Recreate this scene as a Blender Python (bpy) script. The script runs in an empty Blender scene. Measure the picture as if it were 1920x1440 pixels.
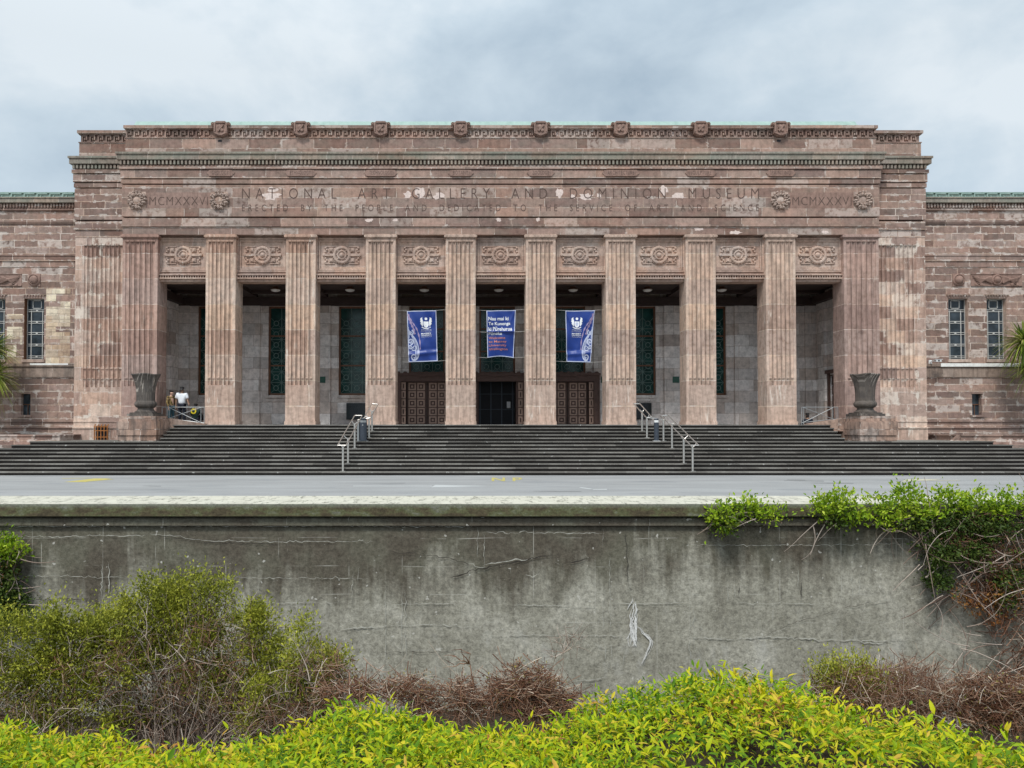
import bpy, bmesh, math, random
import numpy as np
from mathutils import Vector, Matrix, Quaternion
from math import sin, cos, pi, radians, tan, sqrt

S = bpy.context.scene
COL = S.collection
rnd = random.Random(7)
rng = np.random.default_rng(11)

# ------------------------------------------------------------------ camera
F = 1400.0                    # focal length in pixels of the 1920 px wide photograph
CX, CY, CZ = -1.35, -35.0, -0.02
PITCH = radians(1.2)
VX, VY = 885.0, 797.0 - F * tan(PITCH)
cam = bpy.data.cameras.new('camera')
cam.sensor_width = 36.0
cam.lens = F / 1920 * 36
cam.shift_x = (960 - VX) / 1920
cam.shift_y = (VY - 720) / 1920
cam.clip_start = 0.1
cam.clip_end = 3000
camo = bpy.data.objects.new('camera', cam)
camo.location = (CX, CY, CZ)
camo.rotation_euler = (pi / 2 + PITCH, 0, 0)
COL.objects.link(camo)
S.camera = camo

# ------------------------------------------------------------------ light
SUN_EL, SUN_AZ = radians(55), radians(203)      # azimuth: 180 = behind the camera
world = bpy.data.worlds.new('World')
S.world = world
world.use_nodes = True
wt = world.node_tree
for n in list(wt.nodes): wt.nodes.remove(n)
wout = wt.nodes.new('ShaderNodeOutputWorld')
wbg = wt.nodes.new('ShaderNodeBackground')
wsky = wt.nodes.new('ShaderNodeTexSky')
wsky.sky_type = 'NISHITA'; wsky.sun_disc = False
wsky.sun_elevation = SUN_EL; wsky.sun_rotation = SUN_AZ
wtc = wt.nodes.new('ShaderNodeTexCoord')
wsep = wt.nodes.new('ShaderNodeSeparateXYZ')
wt.links.new(wtc.outputs['Generated'], wsep.inputs[0])
def wmath(op, a, b=None, c=None):
    m = wt.nodes.new('ShaderNodeMath'); m.operation = op
    for i, v in enumerate((a, b, c)):
        if v is None: continue
        if hasattr(v, 'is_output'): wt.links.new(v, m.inputs[i])
        else: m.inputs[i].default_value = v
    return m.outputs[0]
def wnoise(scale, detail, rough, off, zs):
    mp = wt.nodes.new('ShaderNodeMapping'); mp.inputs['Scale'].default_value = (1, 1, zs); mp.inputs['Location'].default_value = off
    wt.links.new(wtc.outputs['Generated'], mp.inputs[0])
    n = wt.nodes.new('ShaderNodeTexNoise'); n.inputs['Scale'].default_value = scale
    n.inputs['Detail'].default_value = detail; n.inputs['Roughness'].default_value = rough
    n.inputs['Distortion'].default_value = 0.25
    wt.links.new(mp.outputs[0], n.inputs['Vector'])
    return n.outputs['Fac']
n1 = wnoise(2.3, 6, 0.5, (0.35, 0.2, 0.1), 1.45)
n2 = wnoise(6.5, 6, 0.58, (3.1, 1.2, 4.0), 1.6)
cl = wmath('ADD', wmath('MULTIPLY', n1, 0.72), wmath('MULTIPLY', n2, 0.28))
wr = wt.nodes.new('ShaderNodeValToRGB')
wr.color_ramp.elements[0].position = 0.38; wr.color_ramp.elements[0].color = (0.265, 0.33, 0.39, 1)
wr.color_ramp.elements[1].position = 0.60; wr.color_ramp.elements[1].color = (0.485, 0.53, 0.56, 1)
e = wr.color_ramp.elements.new(0.50); e.color = (0.37, 0.435, 0.485, 1)
wt.links.new(cl, wr.inputs[0])
# an overcast sky is brighter towards the zenith
zz = wmath('MAXIMUM', wsep.outputs['Z'], 0.0)
lum = wmath('ADD', 1.0, wmath('MULTIPLY', wmath('MAXIMUM', wmath('SUBTRACT', zz, 0.42), 0.0), 1.0))
# and brighter again around the hidden sun, which stands behind the camera
wdot = wt.nodes.new('ShaderNodeVectorMath'); wdot.operation = 'DOT_PRODUCT'
wt.links.new(wtc.outputs['Generated'], wdot.inputs[0])
wdot.inputs[1].default_value = (sin(SUN_AZ) * cos(SUN_EL), cos(SUN_AZ) * cos(SUN_EL), sin(SUN_EL))
glow = wmath('POWER', wmath('MAXIMUM', wdot.outputs['Value'], 0.0), 2.0)
lum = wmath('ADD', lum, wmath('MULTIPLY', glow, 0.55))
wsc = wt.nodes.new('ShaderNodeVectorMath'); wsc.operation = 'SCALE'
wt.links.new(wr.outputs[0], wsc.inputs[0]); wt.links.new(lum, wsc.inputs['Scale'])
wsc2 = wt.nodes.new('ShaderNodeVectorMath'); wsc2.operation = 'SCALE'; wsc2.inputs['Scale'].default_value = 10.0
wt.links.new(wsc.outputs[0], wsc2.inputs[0])     # cloud brightness / background strength 0.1
wmx = wt.nodes.new('ShaderNodeMix'); wmx.data_type = 'RGBA'; wmx.inputs[0].default_value = 0.93
wt.links.new(wsky.outputs[0], wmx.inputs[6]); wt.links.new(wsc2.outputs[0], wmx.inputs[7])
wt.links.new(wmx.outputs[2], wbg.inputs['Color'])
wbg.inputs['Strength'].default_value = 0.1
wt.links.new(wbg.outputs[0], wout.inputs[0])

sun = bpy.data.lights.new('sun', 'SUN')
sun.energy = 1.5; sun.angle = radians(11); sun.color = (1.0, 0.97, 0.92)
suno = bpy.data.objects.new('sun', sun); COL.objects.link(suno)
sd = Vector((sin(SUN_AZ) * cos(SUN_EL), cos(SUN_AZ) * cos(SUN_EL), sin(SUN_EL)))
suno.rotation_euler = sd.to_track_quat('Z', 'Y').to_euler()
suno.location = (-20, -40, 50)
S.view_settings.view_transform = 'Standard'
S.view_settings.look = 'None'
S.view_settings.exposure = 0.70
S.view_settings.gamma = 1.0

# ------------------------------------------------------------------ measuring helpers
def P(px, py, Y):
    """World point on the plane y = Y that a pixel of the 1920x1440 photograph was measured at."""
    a = (px - VX) / F; b = -(py - VY) / F
    ry = cos(PITCH) - b * sin(PITCH); rz = sin(PITCH) + b * cos(PITCH)
    t = (Y - CY) / ry
    return (CX + a * t, Y, CZ + rz * t)
def X(px, Y=0.0, py=600): return P(px, py, Y)[0]
def Z(py, Y=0.0): return P(939, py, Y)[2]

# ------------------------------------------------------------------ materials
class NT:
    def __init__(s, name):
        m = bpy.data.materials.new(name); m.use_nodes = True
        s.m = m; s.t = m.node_tree
        s.b = s.t.nodes['Principled BSDF']
        s._pos = None
    def link(s, a, b): s.t.links.new(a, b)
    def put(s, sock, v):
        if hasattr(v, 'is_output'): s.link(v, sock)
        else: sock.default_value = v
    def pos(s):
        if s._pos is None: s._pos = s.t.nodes.new('ShaderNodeNewGeometry')
        return s._pos.outputs['Position']
    def island(s):
        s.pos(); return s._pos.outputs['Random Per Island']
    def sep(s, v):
        n = s.t.nodes.new('ShaderNodeSeparateXYZ'); s.link(v, n.inputs[0]); return n.outputs
    def comb(s, x=0.0, y=0.0, z=0.0):
        n = s.t.nodes.new('ShaderNodeCombineXYZ')
        for i, v in enumerate((x, y, z)): s.put(n.inputs[i], v)
        return n.outputs[0]
    def math(s, op, a, b=None, c=None, clamp=False):
        n = s.t.nodes.new('ShaderNodeMath'); n.operation = op; n.use_clamp = clamp
        for i, v in enumerate((a, b, c)):
            if v is not None: s.put(n.inputs[i], v)
        return n.outputs[0]
    def mapping(s, v, sc=(1, 1, 1), loc=(0, 0, 0)):
        n = s.t.nodes.new('ShaderNodeMapping'); n.inputs['Scale'].default_value = sc; n.inputs['Location'].default_value = loc
        s.link(v, n.inputs[0]); return n.outputs[0]
    def noise(s, v, scale, detail=4, rough=0.55, dist=0.0):
        n = s.t.nodes.new('ShaderNodeTexNoise'); s.link(v, n.inputs['Vector'])
        n.inputs['Scale'].default_value = scale; n.inputs['Detail'].default_value = detail
        n.inputs['Roughness'].default_value = rough; n.inputs['Distortion'].default_value = dist
        return n.outputs['Fac']
    def ramp(s, f, stops, interp='LINEAR'):
        n = s.t.nodes.new('ShaderNodeValToRGB'); r = n.color_ramp; r.interpolation = interp
        while len(r.elements) < len(stops): r.elements.new(0.5)
        for e, (p, c) in zip(r.elements, stops):
            e.position = p; e.color = (c, c, c, 1) if not hasattr(c, '__len__') else (*c, 1)
        s.link(f, n.inputs[0]); return n.outputs[0]
    def mix(s, f, a, b, mode='MIX'):
        n = s.t.nodes.new('ShaderNodeMix'); n.data_type = 'RGBA'; n.blend_type = mode
        s.put(n.inputs[0], f)
        for i, v in ((6, a), (7, b)):
            if not hasattr(v, 'is_output'): v = (*v, 1) if len(v) == 3 else v
            s.put(n.inputs[i], v)
        return n.outputs[2]
    def maprange(s, v, a, b, c=0.0, d=1.0):
        n = s.t.nodes.new('ShaderNodeMapRange')
        s.put(n.inputs[0], v)
        for i, q in enumerate((a, b, c, d)): n.inputs[i + 1].default_value = q
        return n.outputs[0]
    def brick(s, v, c1, c2, mortar, bw, rh, ms, off=0.5, freq=2, sq=1.0, sqf=2, bias=0.0):
        n = s.t.nodes.new('ShaderNodeTexBrick'); s.link(v, n.inputs['Vector'])
        n.offset = off; n.offset_frequency = freq; n.squash = sq; n.squash_frequency = sqf
        for k, q in (('Color1', c1), ('Color2', c2), ('Mortar', mortar)): n.inputs[k].default_value = (*q, 1)
        n.inputs['Scale'].default_value = 1.0; n.inputs['Mortar Size'].default_value = ms
        n.inputs['Mortar Smooth'].default_value = 0.15; n.inputs['Bias'].default_value = bias
        n.inputs['Brick Width'].default_value = bw; n.inputs['Row Height'].default_value = rh
        return n.outputs['Color'], n.outputs['Fac']
    def bump(s, h, strength=0.3, dist=0.02):
        n = s.t.nodes.new('ShaderNodeBump'); n.inputs['Strength'].default_value = strength; n.inputs['Distance'].default_value = dist
        s.link(h, n.inputs['Height']); s.link(n.outputs[0], s.b.inputs['Normal'])
    def done(s, col, rough=0.8, metal=0.0, spec=0.3):
        s.put(s.b.inputs['Base Color'], (*col, 1) if isinstance(col, tuple) else col)
        s.put(s.b.inputs['Roughness'], rough); s.b.inputs['Metallic'].default_value = metal
        s.b.inputs['Specular IOR Level'].default_value = spec
        return s.m

def stone(name, c1, c2, mortar=(.55, .43, .35), bw=1.3, rh=.42, ms=.012, dmg=.3, pale=(.68, .59, .53), streak=.3,
          off=(0, 0), green=0.0, vstreak=0.0, dark=0.0, tilt=0.0):
    t = NT(name); x, y, z = t.sep(t.pos())
    u = t.math('ADD', t.math('ADD', x, y), off[0]); v = t.math('ADD', z, off[1])
    wob = t.math('MULTIPLY', t.math('SUBTRACT', t.noise(t.pos(), 1.9, 2), 0.5), 0.05)
    vec = t.comb(t.math('ADD', u, wob), t.math('ADD', v, wob))
    col, fac = t.brick(vec, c1, c2, mortar, bw, rh, ms, .5, 2, 1.35, 3)
    # a second, offset tint so that neighbouring blocks differ in more than one way
    g1 = tuple(q * 1.0 for q in (0.52, 0.50, 0.49)); g2 = (.57, .455, .385)
    col2, _ = t.brick(t.comb(t.math('ADD', t.math('ADD', u, 40 * bw), wob), t.math('ADD', t.math('ADD', v, 22 * rh), wob)), g1, g2, (.5, .42, .38), bw, rh, ms, .5, 2, 1.35, 3)
    col = t.mix(.62, col, t.mix(1.0, col, col2, 'OVERLAY'))
    big = t.noise(t.pos(), .55, 4, .6)
    col = t.mix(t.maprange(big, .35, .7, 0, .5), col, t.mix(1.0, col, (.90, .82, .79), 'MULTIPLY'))
    mid = t.noise(t.pos(), 4.5, 7, .65)
    col = t.mix(1.0, col, t.ramp(mid, [(.25, .62), (.5, 1.0), (.75, 1.28)]), 'MULTIPLY')
    fine = t.noise(t.pos(), 34, 3, .7)
    col = t.mix(1.0, col, t.ramp(fine, [(.3, .86), (.7, 1.12)]), 'MULTIPLY')
    if streak:
        st = t.noise(t.comb(t.math('MULTIPLY', u, 7.0), t.math('MULTIPLY', z, .55), 0.0), 1.0, 5, .6)
        col = t.mix(streak, col, t.mix(1.0, col, t.ramp(st, [(.34, .52), (.55, 1.0)]), 'MULTIPLY'))
    if dmg:
        # spalling that starts at the block edges, and a few wholly bleached blocks
        _, wide = t.brick(vec, c1, c2, mortar, bw, rh, min(ms * 7, rh * .24), .5, 2, 1.35, 3)
        d = t.math('ADD', t.noise(t.pos(), 2.3, 8, .66, .5), t.math('MULTIPLY', wide, .13))
        hi = .80 - .24 * dmg
        m = t.maprange(d, hi, hi + .07)
        col = t.mix(t.math('MULTIPLY', m, .72), col, t.mix(1.0, pale, t.ramp(fine, [(.3, .75), (.7, 1.15)]), 'MULTIPLY'))
        tint, _ = t.brick(t.comb(t.math('ADD', t.math('ADD', u, 64 * bw), wob), t.math('ADD', t.math('ADD', v, 38 * rh), wob)), (0, 0, 0), (1, 1, 1), (0, 0, 0), bw, rh, ms, .5, 2, 1.35, 3)
        bl = t.math('MULTIPLY', t.maprange(tint, .86, .90), t.maprange(mid, .36, .52))
        col = t.mix(t.math('MULTIPLY', bl, min(.75, dmg)), col, pale)
        # salts creep from the joints
        jn = t.math('MULTIPLY', t.maprange(t.noise(t.pos(), 2.6, 5, .6), .47, .58), t.math('MULTIPLY', fac, .9))
        col = t.mix(jn, col, (.72, .62, .55))
    if vstreak:
        vs = t.noise(t.comb(t.math('MULTIPLY', u, 13.0), t.math('MULTIPLY', z, 1.5), 3.7), 1.0, 6, .62)
        lim = t.noise(t.comb(t.math('MULTIPLY', u, .35), t.math('MULTIPLY', z, .6), 1.3), 1.0, 2)
        m = t.math('MULTIPLY', t.maprange(vs, .56, .66), t.maprange(lim, .46, .62))
        col = t.mix(t.math('MULTIPLY', m, vstreak), col, (.78, .69, .60))
    if dark:
        st = t.noise(t.comb(t.math('MULTIPLY', u, 4.0), t.math('MULTIPLY', z, .9), 8.0), 1.0, 6, .65)
        col = t.mix(t.math('MULTIPLY', t.maprange(st, .46, .62), dark), col, (.09, .08, .075))
    if green:
        col = t.mix(t.math('MULTIPLY', t.maprange(t.noise(t.comb(u, t.math('MULTIPLY', z, 3.0), y), .9, 5), .40, .62), green), col, (.22, .27, .22))
    h = t.math('SUBTRACT', t.math('ADD', t.math('MULTIPLY', mid, .5), t.math('MULTIPLY', fine, .35)), t.math('MULTIPLY', fac, .6))
    t.bump(h, .45, .02)
    return t.done(col, .9, 0, .15)

def plain(name, col, rough=.6, metal=0.0, var=.18, scale=6.0, spec=.4, bump=0.0):
    t = NT(name); n = t.noise(t.pos(), scale, 6, .6)
    c = t.mix(1.0, col, t.ramp(n, [(.25, 1 - var), (.75, 1 + var)]), 'MULTIPLY')
    if bump: t.bump(n, bump, .01)
    return t.done(c, rough, metal, spec)

M = {}
M['facade'] = stone('brown_facade_stone', (.23, .16, .14), (.44, .322, .275), bw=1.55, rh=.47, dmg=.40, off=(.3, .12), green=.15)
M['wall'] = stone('brown_wall_stone', (.20, .139, .121), (.395, .292, .255), bw=1.15, rh=.335, ms=.017, dmg=.58, off=(0, .05), green=.12)
M['pillar'] = stone('buff_pillar_stone', (.475, .36, .30), (.71, .57, .48), mortar=(.72, .61, .51), bw=40, rh=1.2, ms=.02, dmg=.22, streak=.75, off=(9, .33), vstreak=.75)
M['antastone'] = stone('pink_brown_pillar_stone', (.37, .27, .24), (.52, .395, .345), mortar=(.60, .48, .41), bw=40, rh=1.2, ms=.018, dmg=.14, streak=.7, off=(9, .33), vstreak=.4)
M['corner'] = stone('patched_corner_stone', (.32, .23, .20), (.70, .56, .475), mortar=(.62, .52, .45), bw=.95, rh=.585, ms=.012, dmg=.55, pale=(.80, .72, .63), streak=.55, off=(0, .2), vstreak=.85)
M['panel'] = stone('carved_panel_stone', (.42, .325, .28), (.56, .45, .385), mortar=(.55, .44, .36), bw=1.1, rh=.5, ms=.006, dmg=.3, streak=.4)
M['cornice'] = stone('grey_green_cornice_stone', (.27, .235, .20), (.40, .36, .31), mortar=(.50, .44, .39), bw=1.2, rh=9, ms=.01, dmg=.12, streak=.6, off=(0, 4), green=.42)
M['ledge'] = stone('grey_brown_ledge_stone', (.25, .205, .175), (.36, .30, .26), mortar=(.20, .16, .14), bw=1.6, rh=9, ms=.01, dmg=.1, streak=.75, off=(0, 4))
M['porchstone'] = stone('grey_porch_stone', (.47, .45, .44), (.84, .82, .81), mortar=(.36, .33, .31), bw=1.15, rh=.6, ms=.009, dmg=.0, streak=.12, off=(.2, 0))
M['step'] = plain('dark_step_riser', (.040, .035, .032), .95, 0, .35, 2.5, .1)  # dirty risers, with the shade of faces below the treads put into the colour
def step_edge():
    t = NT('worn_step_edge_stone'); x, y, z = t.sep(t.pos())
    n = t.noise(t.comb(t.math('MULTIPLY', x, .5), y, z), 1.2, 5, .6)
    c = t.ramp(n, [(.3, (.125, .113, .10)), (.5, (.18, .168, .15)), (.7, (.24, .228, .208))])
    c = t.mix(1.0, c, t.ramp(t.island(), [(0, .62), (.5, 1.0), (1, 1.3)]), 'MULTIPLY')
    c = t.mix(1.0, c, t.ramp(t.noise(t.pos(), 18, 4, .7), [(.3, .8), (.7, 1.2)]), 'MULTIPLY')
    c = t.mix(t.maprange(t.noise(t.comb(t.math('MULTIPLY', x, 1.2), y, z), 5.0, 3, .6), .66, .70, 0, .75), c, (.52, .51, .48))
    return t.done(c, .9, 0, .15)
M['stepedge'] = step_edge()
M['ped'] = stone('stained_pedestal_stone', (.29, .205, .165), (.50, .39, .33), bw=.95, rh=.5, ms=.012, mortar=(.16, .12, .1), dmg=.42, streak=.6, dark=.6, off=(.1, .21))
M['urnstone'] = stone('blackened_urn_stone', (.13, .12, .11), (.19, .18, .165), bw=50, rh=50, ms=.001, dmg=.42, pale=(.50, .48, .46), streak=.95, dark=.95, off=(20, 20), vstreak=.8)
M['cream'] = stone('cream_repair_stone', (.40, .31, .23), (.84, .75, .60), mortar=(.42, .35, .29), bw=.62, rh=.335, ms=.01, dmg=.2, pale=(.88, .82, .70), streak=.15, off=(.1, .05))
M['incised'] = plain('letter_cut_dark_stone', (.115, .075, .062), .95, 0, .3, 9)
M['whitestain'] = plain('white_stained_ledge', (.78, .76, .72), .9, 0, .25, 5)
M['spall'] = plain('fresh_broken_stone', (.74, .60, .54), .95, 0, .22, 14)
M['wreath'] = plain('pale_wreath_stone', (.40, .30, .25), .9, 0, .35, 9)
M['shield'] = stone('brown_shield_stone', (.30, .215, .185), (.37, .27, .235), bw=50, rh=50, ms=.001, dmg=.0, streak=.4, off=(20, 20))

def copper():
    t = NT('green_copper'); x, y, z = t.sep(t.pos())
    n = t.noise(t.comb(t.math('MULTIPLY', x, 2.2), y, t.math('MULTIPLY', z, .7)), 1.3, 6, .6)
    c = t.ramp(n, [(.3, (.27, .38, .335)), (.5, (.32, .435, .385)), (.7, (.37, .48, .43))])
    return t.done(c, .7, 0, .3)
M['copper'] = copper()
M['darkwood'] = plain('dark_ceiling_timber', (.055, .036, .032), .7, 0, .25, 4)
M['door'] = plain('brown_bronze_door', (.10, .057, .046), .5, .1, .25, 5, .4)
M['doorpanel'] = plain('worn_door_panel', (.43, .29, .23), .5, 0, .25, 8, .4)
M['frame'] = plain('dark_bronze_window_frame', (.16, .07, .035), .5, .1, .3, 6)
M['leadline'] = plain('pale_leaded_bars', (.55, .53, .50), .5, 0, .15, 9)
M['greenlead'] = plain('green_grey_window_lattice', (.11, .17, .155), .45, .2, .3, 7)
M['steel'] = plain('brushed_steel', (.62, .59, .55), .33, .85, .1, 12)
M['galv'] = plain('galvanised_steel', (.36, .37, .37), .45, .55, .12, 12)
M['whitemetal'] = plain('white_painted_metal', (.78, .78, .77), .45, 0, .05, 9)
M['navymetal'] = plain('navy_grey_metal', (.055, .066, .085), .45, .2, .1, 9)
M['rust'] = plain('rusty_iron', (.36, .14, .04), .9, .1, .4, 14)
M['plaque'] = plain('black_plaque', (.018, .024, .026), .35, .3, .2, 9, .5)
M['greenplaque'] = plain('dark_green_plaque', (.02, .085, .06), .4, .1, .2, 9, .5)
M['lampglass'] = plain('frosted_lamp_glass', (.85, .84, .82), .35, 0, .03, 9, .5)
M['whitepaint'] = plain('white_line_paint', (.50, .51, .50), .7, 0, .12, 20)
M['yellowpaint'] = plain('worn_yellow_paint', (.50, .43, .13), .7, 0, .25, 14)
M['paper'] = plain('white_paper', (.85, .85, .86), .7, 0, .02, 5)
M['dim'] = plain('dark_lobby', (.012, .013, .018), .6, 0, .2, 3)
M['porchfloor'] = plain('grey_porch_paving', (.48, .46, .44), .6, 0, .15, 3)

def glass(name, tint, rough=.08, var=.5):
    t = NT(name); n = t.noise(t.pos(), 2.2, 3, .5)
    c = t.mix(1.0, tint, t.ramp(n, [(.3, 1 - var), (.7, 1 + var)]), 'MULTIPLY')
    t.bump(t.noise(t.pos(), 3.0, 2), .12, .02)
    return t.done(c, rough, 0, .32)
M['glass'] = glass('dark_window_glass', (.035, .045, .055))
M['greenglass'] = glass('sea_green_leaded_glass', (.014, .056, .05), .16)

def asphalt():
    t = NT('pale_asphalt'); x, y, z = t.sep(t.pos())
    n = t.noise(t.comb(t.math('MULTIPLY', x, .22), y, 0.0), 1.0, 5, .6)
    c = t.ramp(n, [(.3, (.28, .28, .275)), (.7, (.37, .37, .365))])
    c = t.mix(1.0, c, t.ramp(t.noise(t.pos(), 40, 3, .7), [(.3, .85), (.7, 1.13)]), 'MULTIPLY')
    p = t.maprange(t.noise(t.comb(t.math('MULTIPLY', x, .5), t.math('MULTIPLY', y, 1.4), 4.0), .8, 4), .60, .64)
    c = t.mix(t.math('MULTIPLY', p, .3), c, (.20, .21, .22))
    t.bump(t.noise(t.pos(), 55, 2), .3, .01)
    return t.done(c, .9, 0, .12)
M['asphalt'] = asphalt()

def coping_top():
    t = NT('speckled_concrete_coping')
    x, y, z = t.sep(t.pos())
    n = t.noise(t.pos(), 1.6, 5, .6)
    c = t.ramp(n, [(.3, (.50, .475, .39)), (.7, (.62, .59, .49))])
    sp = t.noise(t.comb(x, t.math('MULTIPLY', y, .35), z), 7.5, 5, .78)
    c = t.mix(t.maprange(sp, .53, .61, 0, .8), c, (.15, .14, .11))
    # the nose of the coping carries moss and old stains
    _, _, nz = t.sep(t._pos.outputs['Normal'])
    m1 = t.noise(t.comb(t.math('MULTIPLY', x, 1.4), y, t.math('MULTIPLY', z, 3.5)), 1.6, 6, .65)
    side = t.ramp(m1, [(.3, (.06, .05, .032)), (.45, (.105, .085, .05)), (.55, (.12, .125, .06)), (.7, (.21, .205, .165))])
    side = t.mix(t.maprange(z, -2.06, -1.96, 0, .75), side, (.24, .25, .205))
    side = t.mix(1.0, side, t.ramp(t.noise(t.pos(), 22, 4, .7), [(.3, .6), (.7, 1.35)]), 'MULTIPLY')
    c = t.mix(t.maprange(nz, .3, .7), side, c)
    t.bump(sp, .4, .02)
    return t.done(c, .9, 0, .2)
M['coping'] = coping_top()

def wall_concrete():
    t = NT('stained_old_concrete'); x, y, z = t.sep(t.pos())
    p = t.pos()
    n = t.noise(p, .8, 9, .74)
    c = t.ramp(n, [(.30, (.23, .217, .172)), (.5, (.345, .328, .268)), (.70, (.50, .478, .405))])
    mot = t.noise(p, 8.5, 9, .78)
    c = t.mix(1.0, c, t.ramp(mot, [(.28, .36), (.5, 1.0), (.74, 1.7)]), 'MULTIPLY')
    # black algae running down from the coping
    dn = t.noise(t.comb(t.math('MULTIPLY', x, .9), 0.0, t.math('MULTIPLY', z, .22)), 1.0, 6, .62)
    dv = t.noise(t.comb(t.math('MULTIPLY', x, 5.0), 0.0, t.math('MULTIPLY', z, .5)), 1.0, 5, .6)
    depth = t.maprange(z, -5.3, -2.5, 0, 1)
    a = t.math('ADD', t.math('ADD', t.math('MULTIPLY', depth, 1.05), t.math('MULTIPLY', t.math('SUBTRACT', dn, .5), 1.9)), t.math('MULTIPLY', t.math('SUBTRACT', dv, .5), .8))
    a = t.math('ADD', a, t.maprange(x, -3, 13, .20, -.25))
    stain = t.maprange(a, .42, .86)
    brown = t.mix(t.maprange(t.noise(p, .8, 5), .42, .6), (.058, .042, .028), (.078, .072, .045))
    brown = t.mix(1.0, brown, t.ramp(mot, [(.28, .55), (.72, 1.5)]), 'MULTIPLY')
    c = t.mix(t.math('MULTIPLY', stain, .76), c, brown)
    # faint formwork joints left by the shutter boards
    b1, f1 = t.brick(t.comb(t.math('ADD', x, t.math('MULTIPLY', t.noise(p, .7, 1), .05)), t.math('ADD', z, t.math('MULTIPLY', t.noise(p, .4, 2), .10))),
                     (1, 1, 1), (1, 1, 1), (0, 0, 0), 3.05, .69, .011, .0, 2)
    jm = t.math('MULTIPLY', f1, t.maprange(t.noise(p, .9, 5), .52, .68, 0, .7))
    c = t.mix(jm, c, (.52, .50, .44))
    b2, f2 = t.brick(t.comb(t.math('ADD', x, 1.35), t.math('ADD', z, .2)), (1, 1, 1), (1, 1, 1), (0, 0, 0), 1.52, 60, .009, .0, 2)
    jm2 = t.math('MULTIPLY', f2, t.maprange(t.noise(p, 1.1, 4), .50, .62, 0, .75))
    c = t.mix(jm2, c, (.50, .48, .42))
    # lime bloom towards the foot
    lb = t.math('MULTIPLY', t.maprange(t.noise(t.comb(t.math('MULTIPLY', x, 1.5), 0.0, t.math('MULTIPLY', z, .8)), 1.0, 7, .7), .54, .70), t.maprange(z, -4.2, -5.6))
    c = t.mix(t.math('MULTIPLY', lb, .6), c, (.56, .55, .50))
    c = t.mix(t.maprange(t.noise(p, 7.5, 2, .4), .735, .76, 0, .8), c, (.60, .58, .52))
    t.bump(t.math('ADD', mot, t.math('MULTIPLY', t.noise(p, 26, 3), .5)), .55, .03)
    return t.done(c, .92, 0, .15)
M['concrete'] = wall_concrete()
M['lime'] = plain('lime_bloom', (.47, .46, .40), .95, 0, .35, 22)
M['crack'] = plain('dark_crack', (.035, .03, .026), .95, 0, .3, 9)
M['soil'] = plain('leaf_litter_soil', (.042, .03, .02), .95, 0, .5, 5, .1, .5)
M['ground'] = plain('grassy_ground', (.06, .075, .03), .95, 0, .4, 1.2, .1, .4)
M['landing'] = stone('paved_landing', (.20, .19, .175), (.28, .26, .24), mortar=(.12, .11, .10), bw=1.2, rh=.6, ms=.01, dmg=.2, streak=0)

def leafmat(name, stops, trans=.35, rough=.45, patch=None, spec=.16):
    t = NT(name)
    r = t.island()
    if patch:
        pn = t.noise(t.pos(), patch[0], 3, .6)
        r = t.math('ADD', t.math('MULTIPLY', r, 1 - patch[1]), t.math('MULTIPLY', t.maprange(pn, .3, .7), patch[1]))
    c = t.ramp(r, stops)
    t.done(c, rough, 0, spec)
    tr = t.t.nodes.new('ShaderNodeBsdfTranslucent'); t.link(c, tr.inputs[0])
    mx = t.t.nodes.new('ShaderNodeMixShader'); mx.inputs[0].default_value = trans
    out = t.t.nodes['Material Output']
    t.link(t.b.outputs[0], mx.inputs[1]); t.link(tr.outputs[0], mx.inputs[2]); t.link(mx.outputs[0], out.inputs[0])
    return t.m
M['cover'] = leafmat('lime_ground_cover_leaf', [(.05, (.03, .08, .006)), (.26, (.10, .21, .006)), (.48, (.28, .39, .006)), (.71, (.54, .51, .008)), (.84, (.60, .43, .05)), (.92, (.38, .14, .04)), (.98, (.16, .08, .04))], .20, .5, (1.3, .36))
M['olive'] = leafmat('olive_shrub_leaf', [(0, (.055, .068, .012)), (.3, (.17, .19, .025)), (.62, (.36, .37, .045)), (1, (.60, .57, .08))], .2, .5, (2.2, .4))
M['brightleaf'] = leafmat('bright_creeper_leaf', [(0, (.06, .13, .015)), (.35, (.20, .34, .02)), (.7, (.42, .55, .03)), (1, (.60, .66, .10))], .3, .35, (1.5, .35))
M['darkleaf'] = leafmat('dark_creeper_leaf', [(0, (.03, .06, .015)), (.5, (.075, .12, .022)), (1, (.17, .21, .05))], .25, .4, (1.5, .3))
M['rustleaf'] = leafmat('rusty_dead_leaf', [(0, (.13, .05, .02)), (.5, (.30, .12, .035)), (1, (.42, .22, .06))], .3, .6)
M['deadleaf'] = leafmat('brown_dead_leaf', [(0, (.09, .05, .03)), (.5, (.24, .14, .07)), (.8, (.36, .27, .10)), (1, (.30, .32, .06))], .2, .7)
M['strap'] = leafmat('cabbage_tree_leaf', [(0, (.07, .12, .02)), (.4, (.18, .27, .04)), (.75, (.38, .42, .08)), (1, (.60, .56, .22))], .3, .4)
M['twig'] = leafmat('grey_brown_twig', [(0, (.17, .11, .085)), (.5, (.34, .26, .21)), (1, (.56, .48, .41))], 0.0, .85)
M['redtwig'] = leafmat('red_brown_twig', [(0, (.10, .042, .025)), (.45, (.21, .10, .06)), (.78, (.36, .22, .15)), (.92, (.55, .42, .32)), (1, (.70, .60, .50))], 0.0, .85)
M['bark'] = plain('fissured_bark', (.30, .255, .21), .95, 0, .35, 9, .1, .6)

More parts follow.
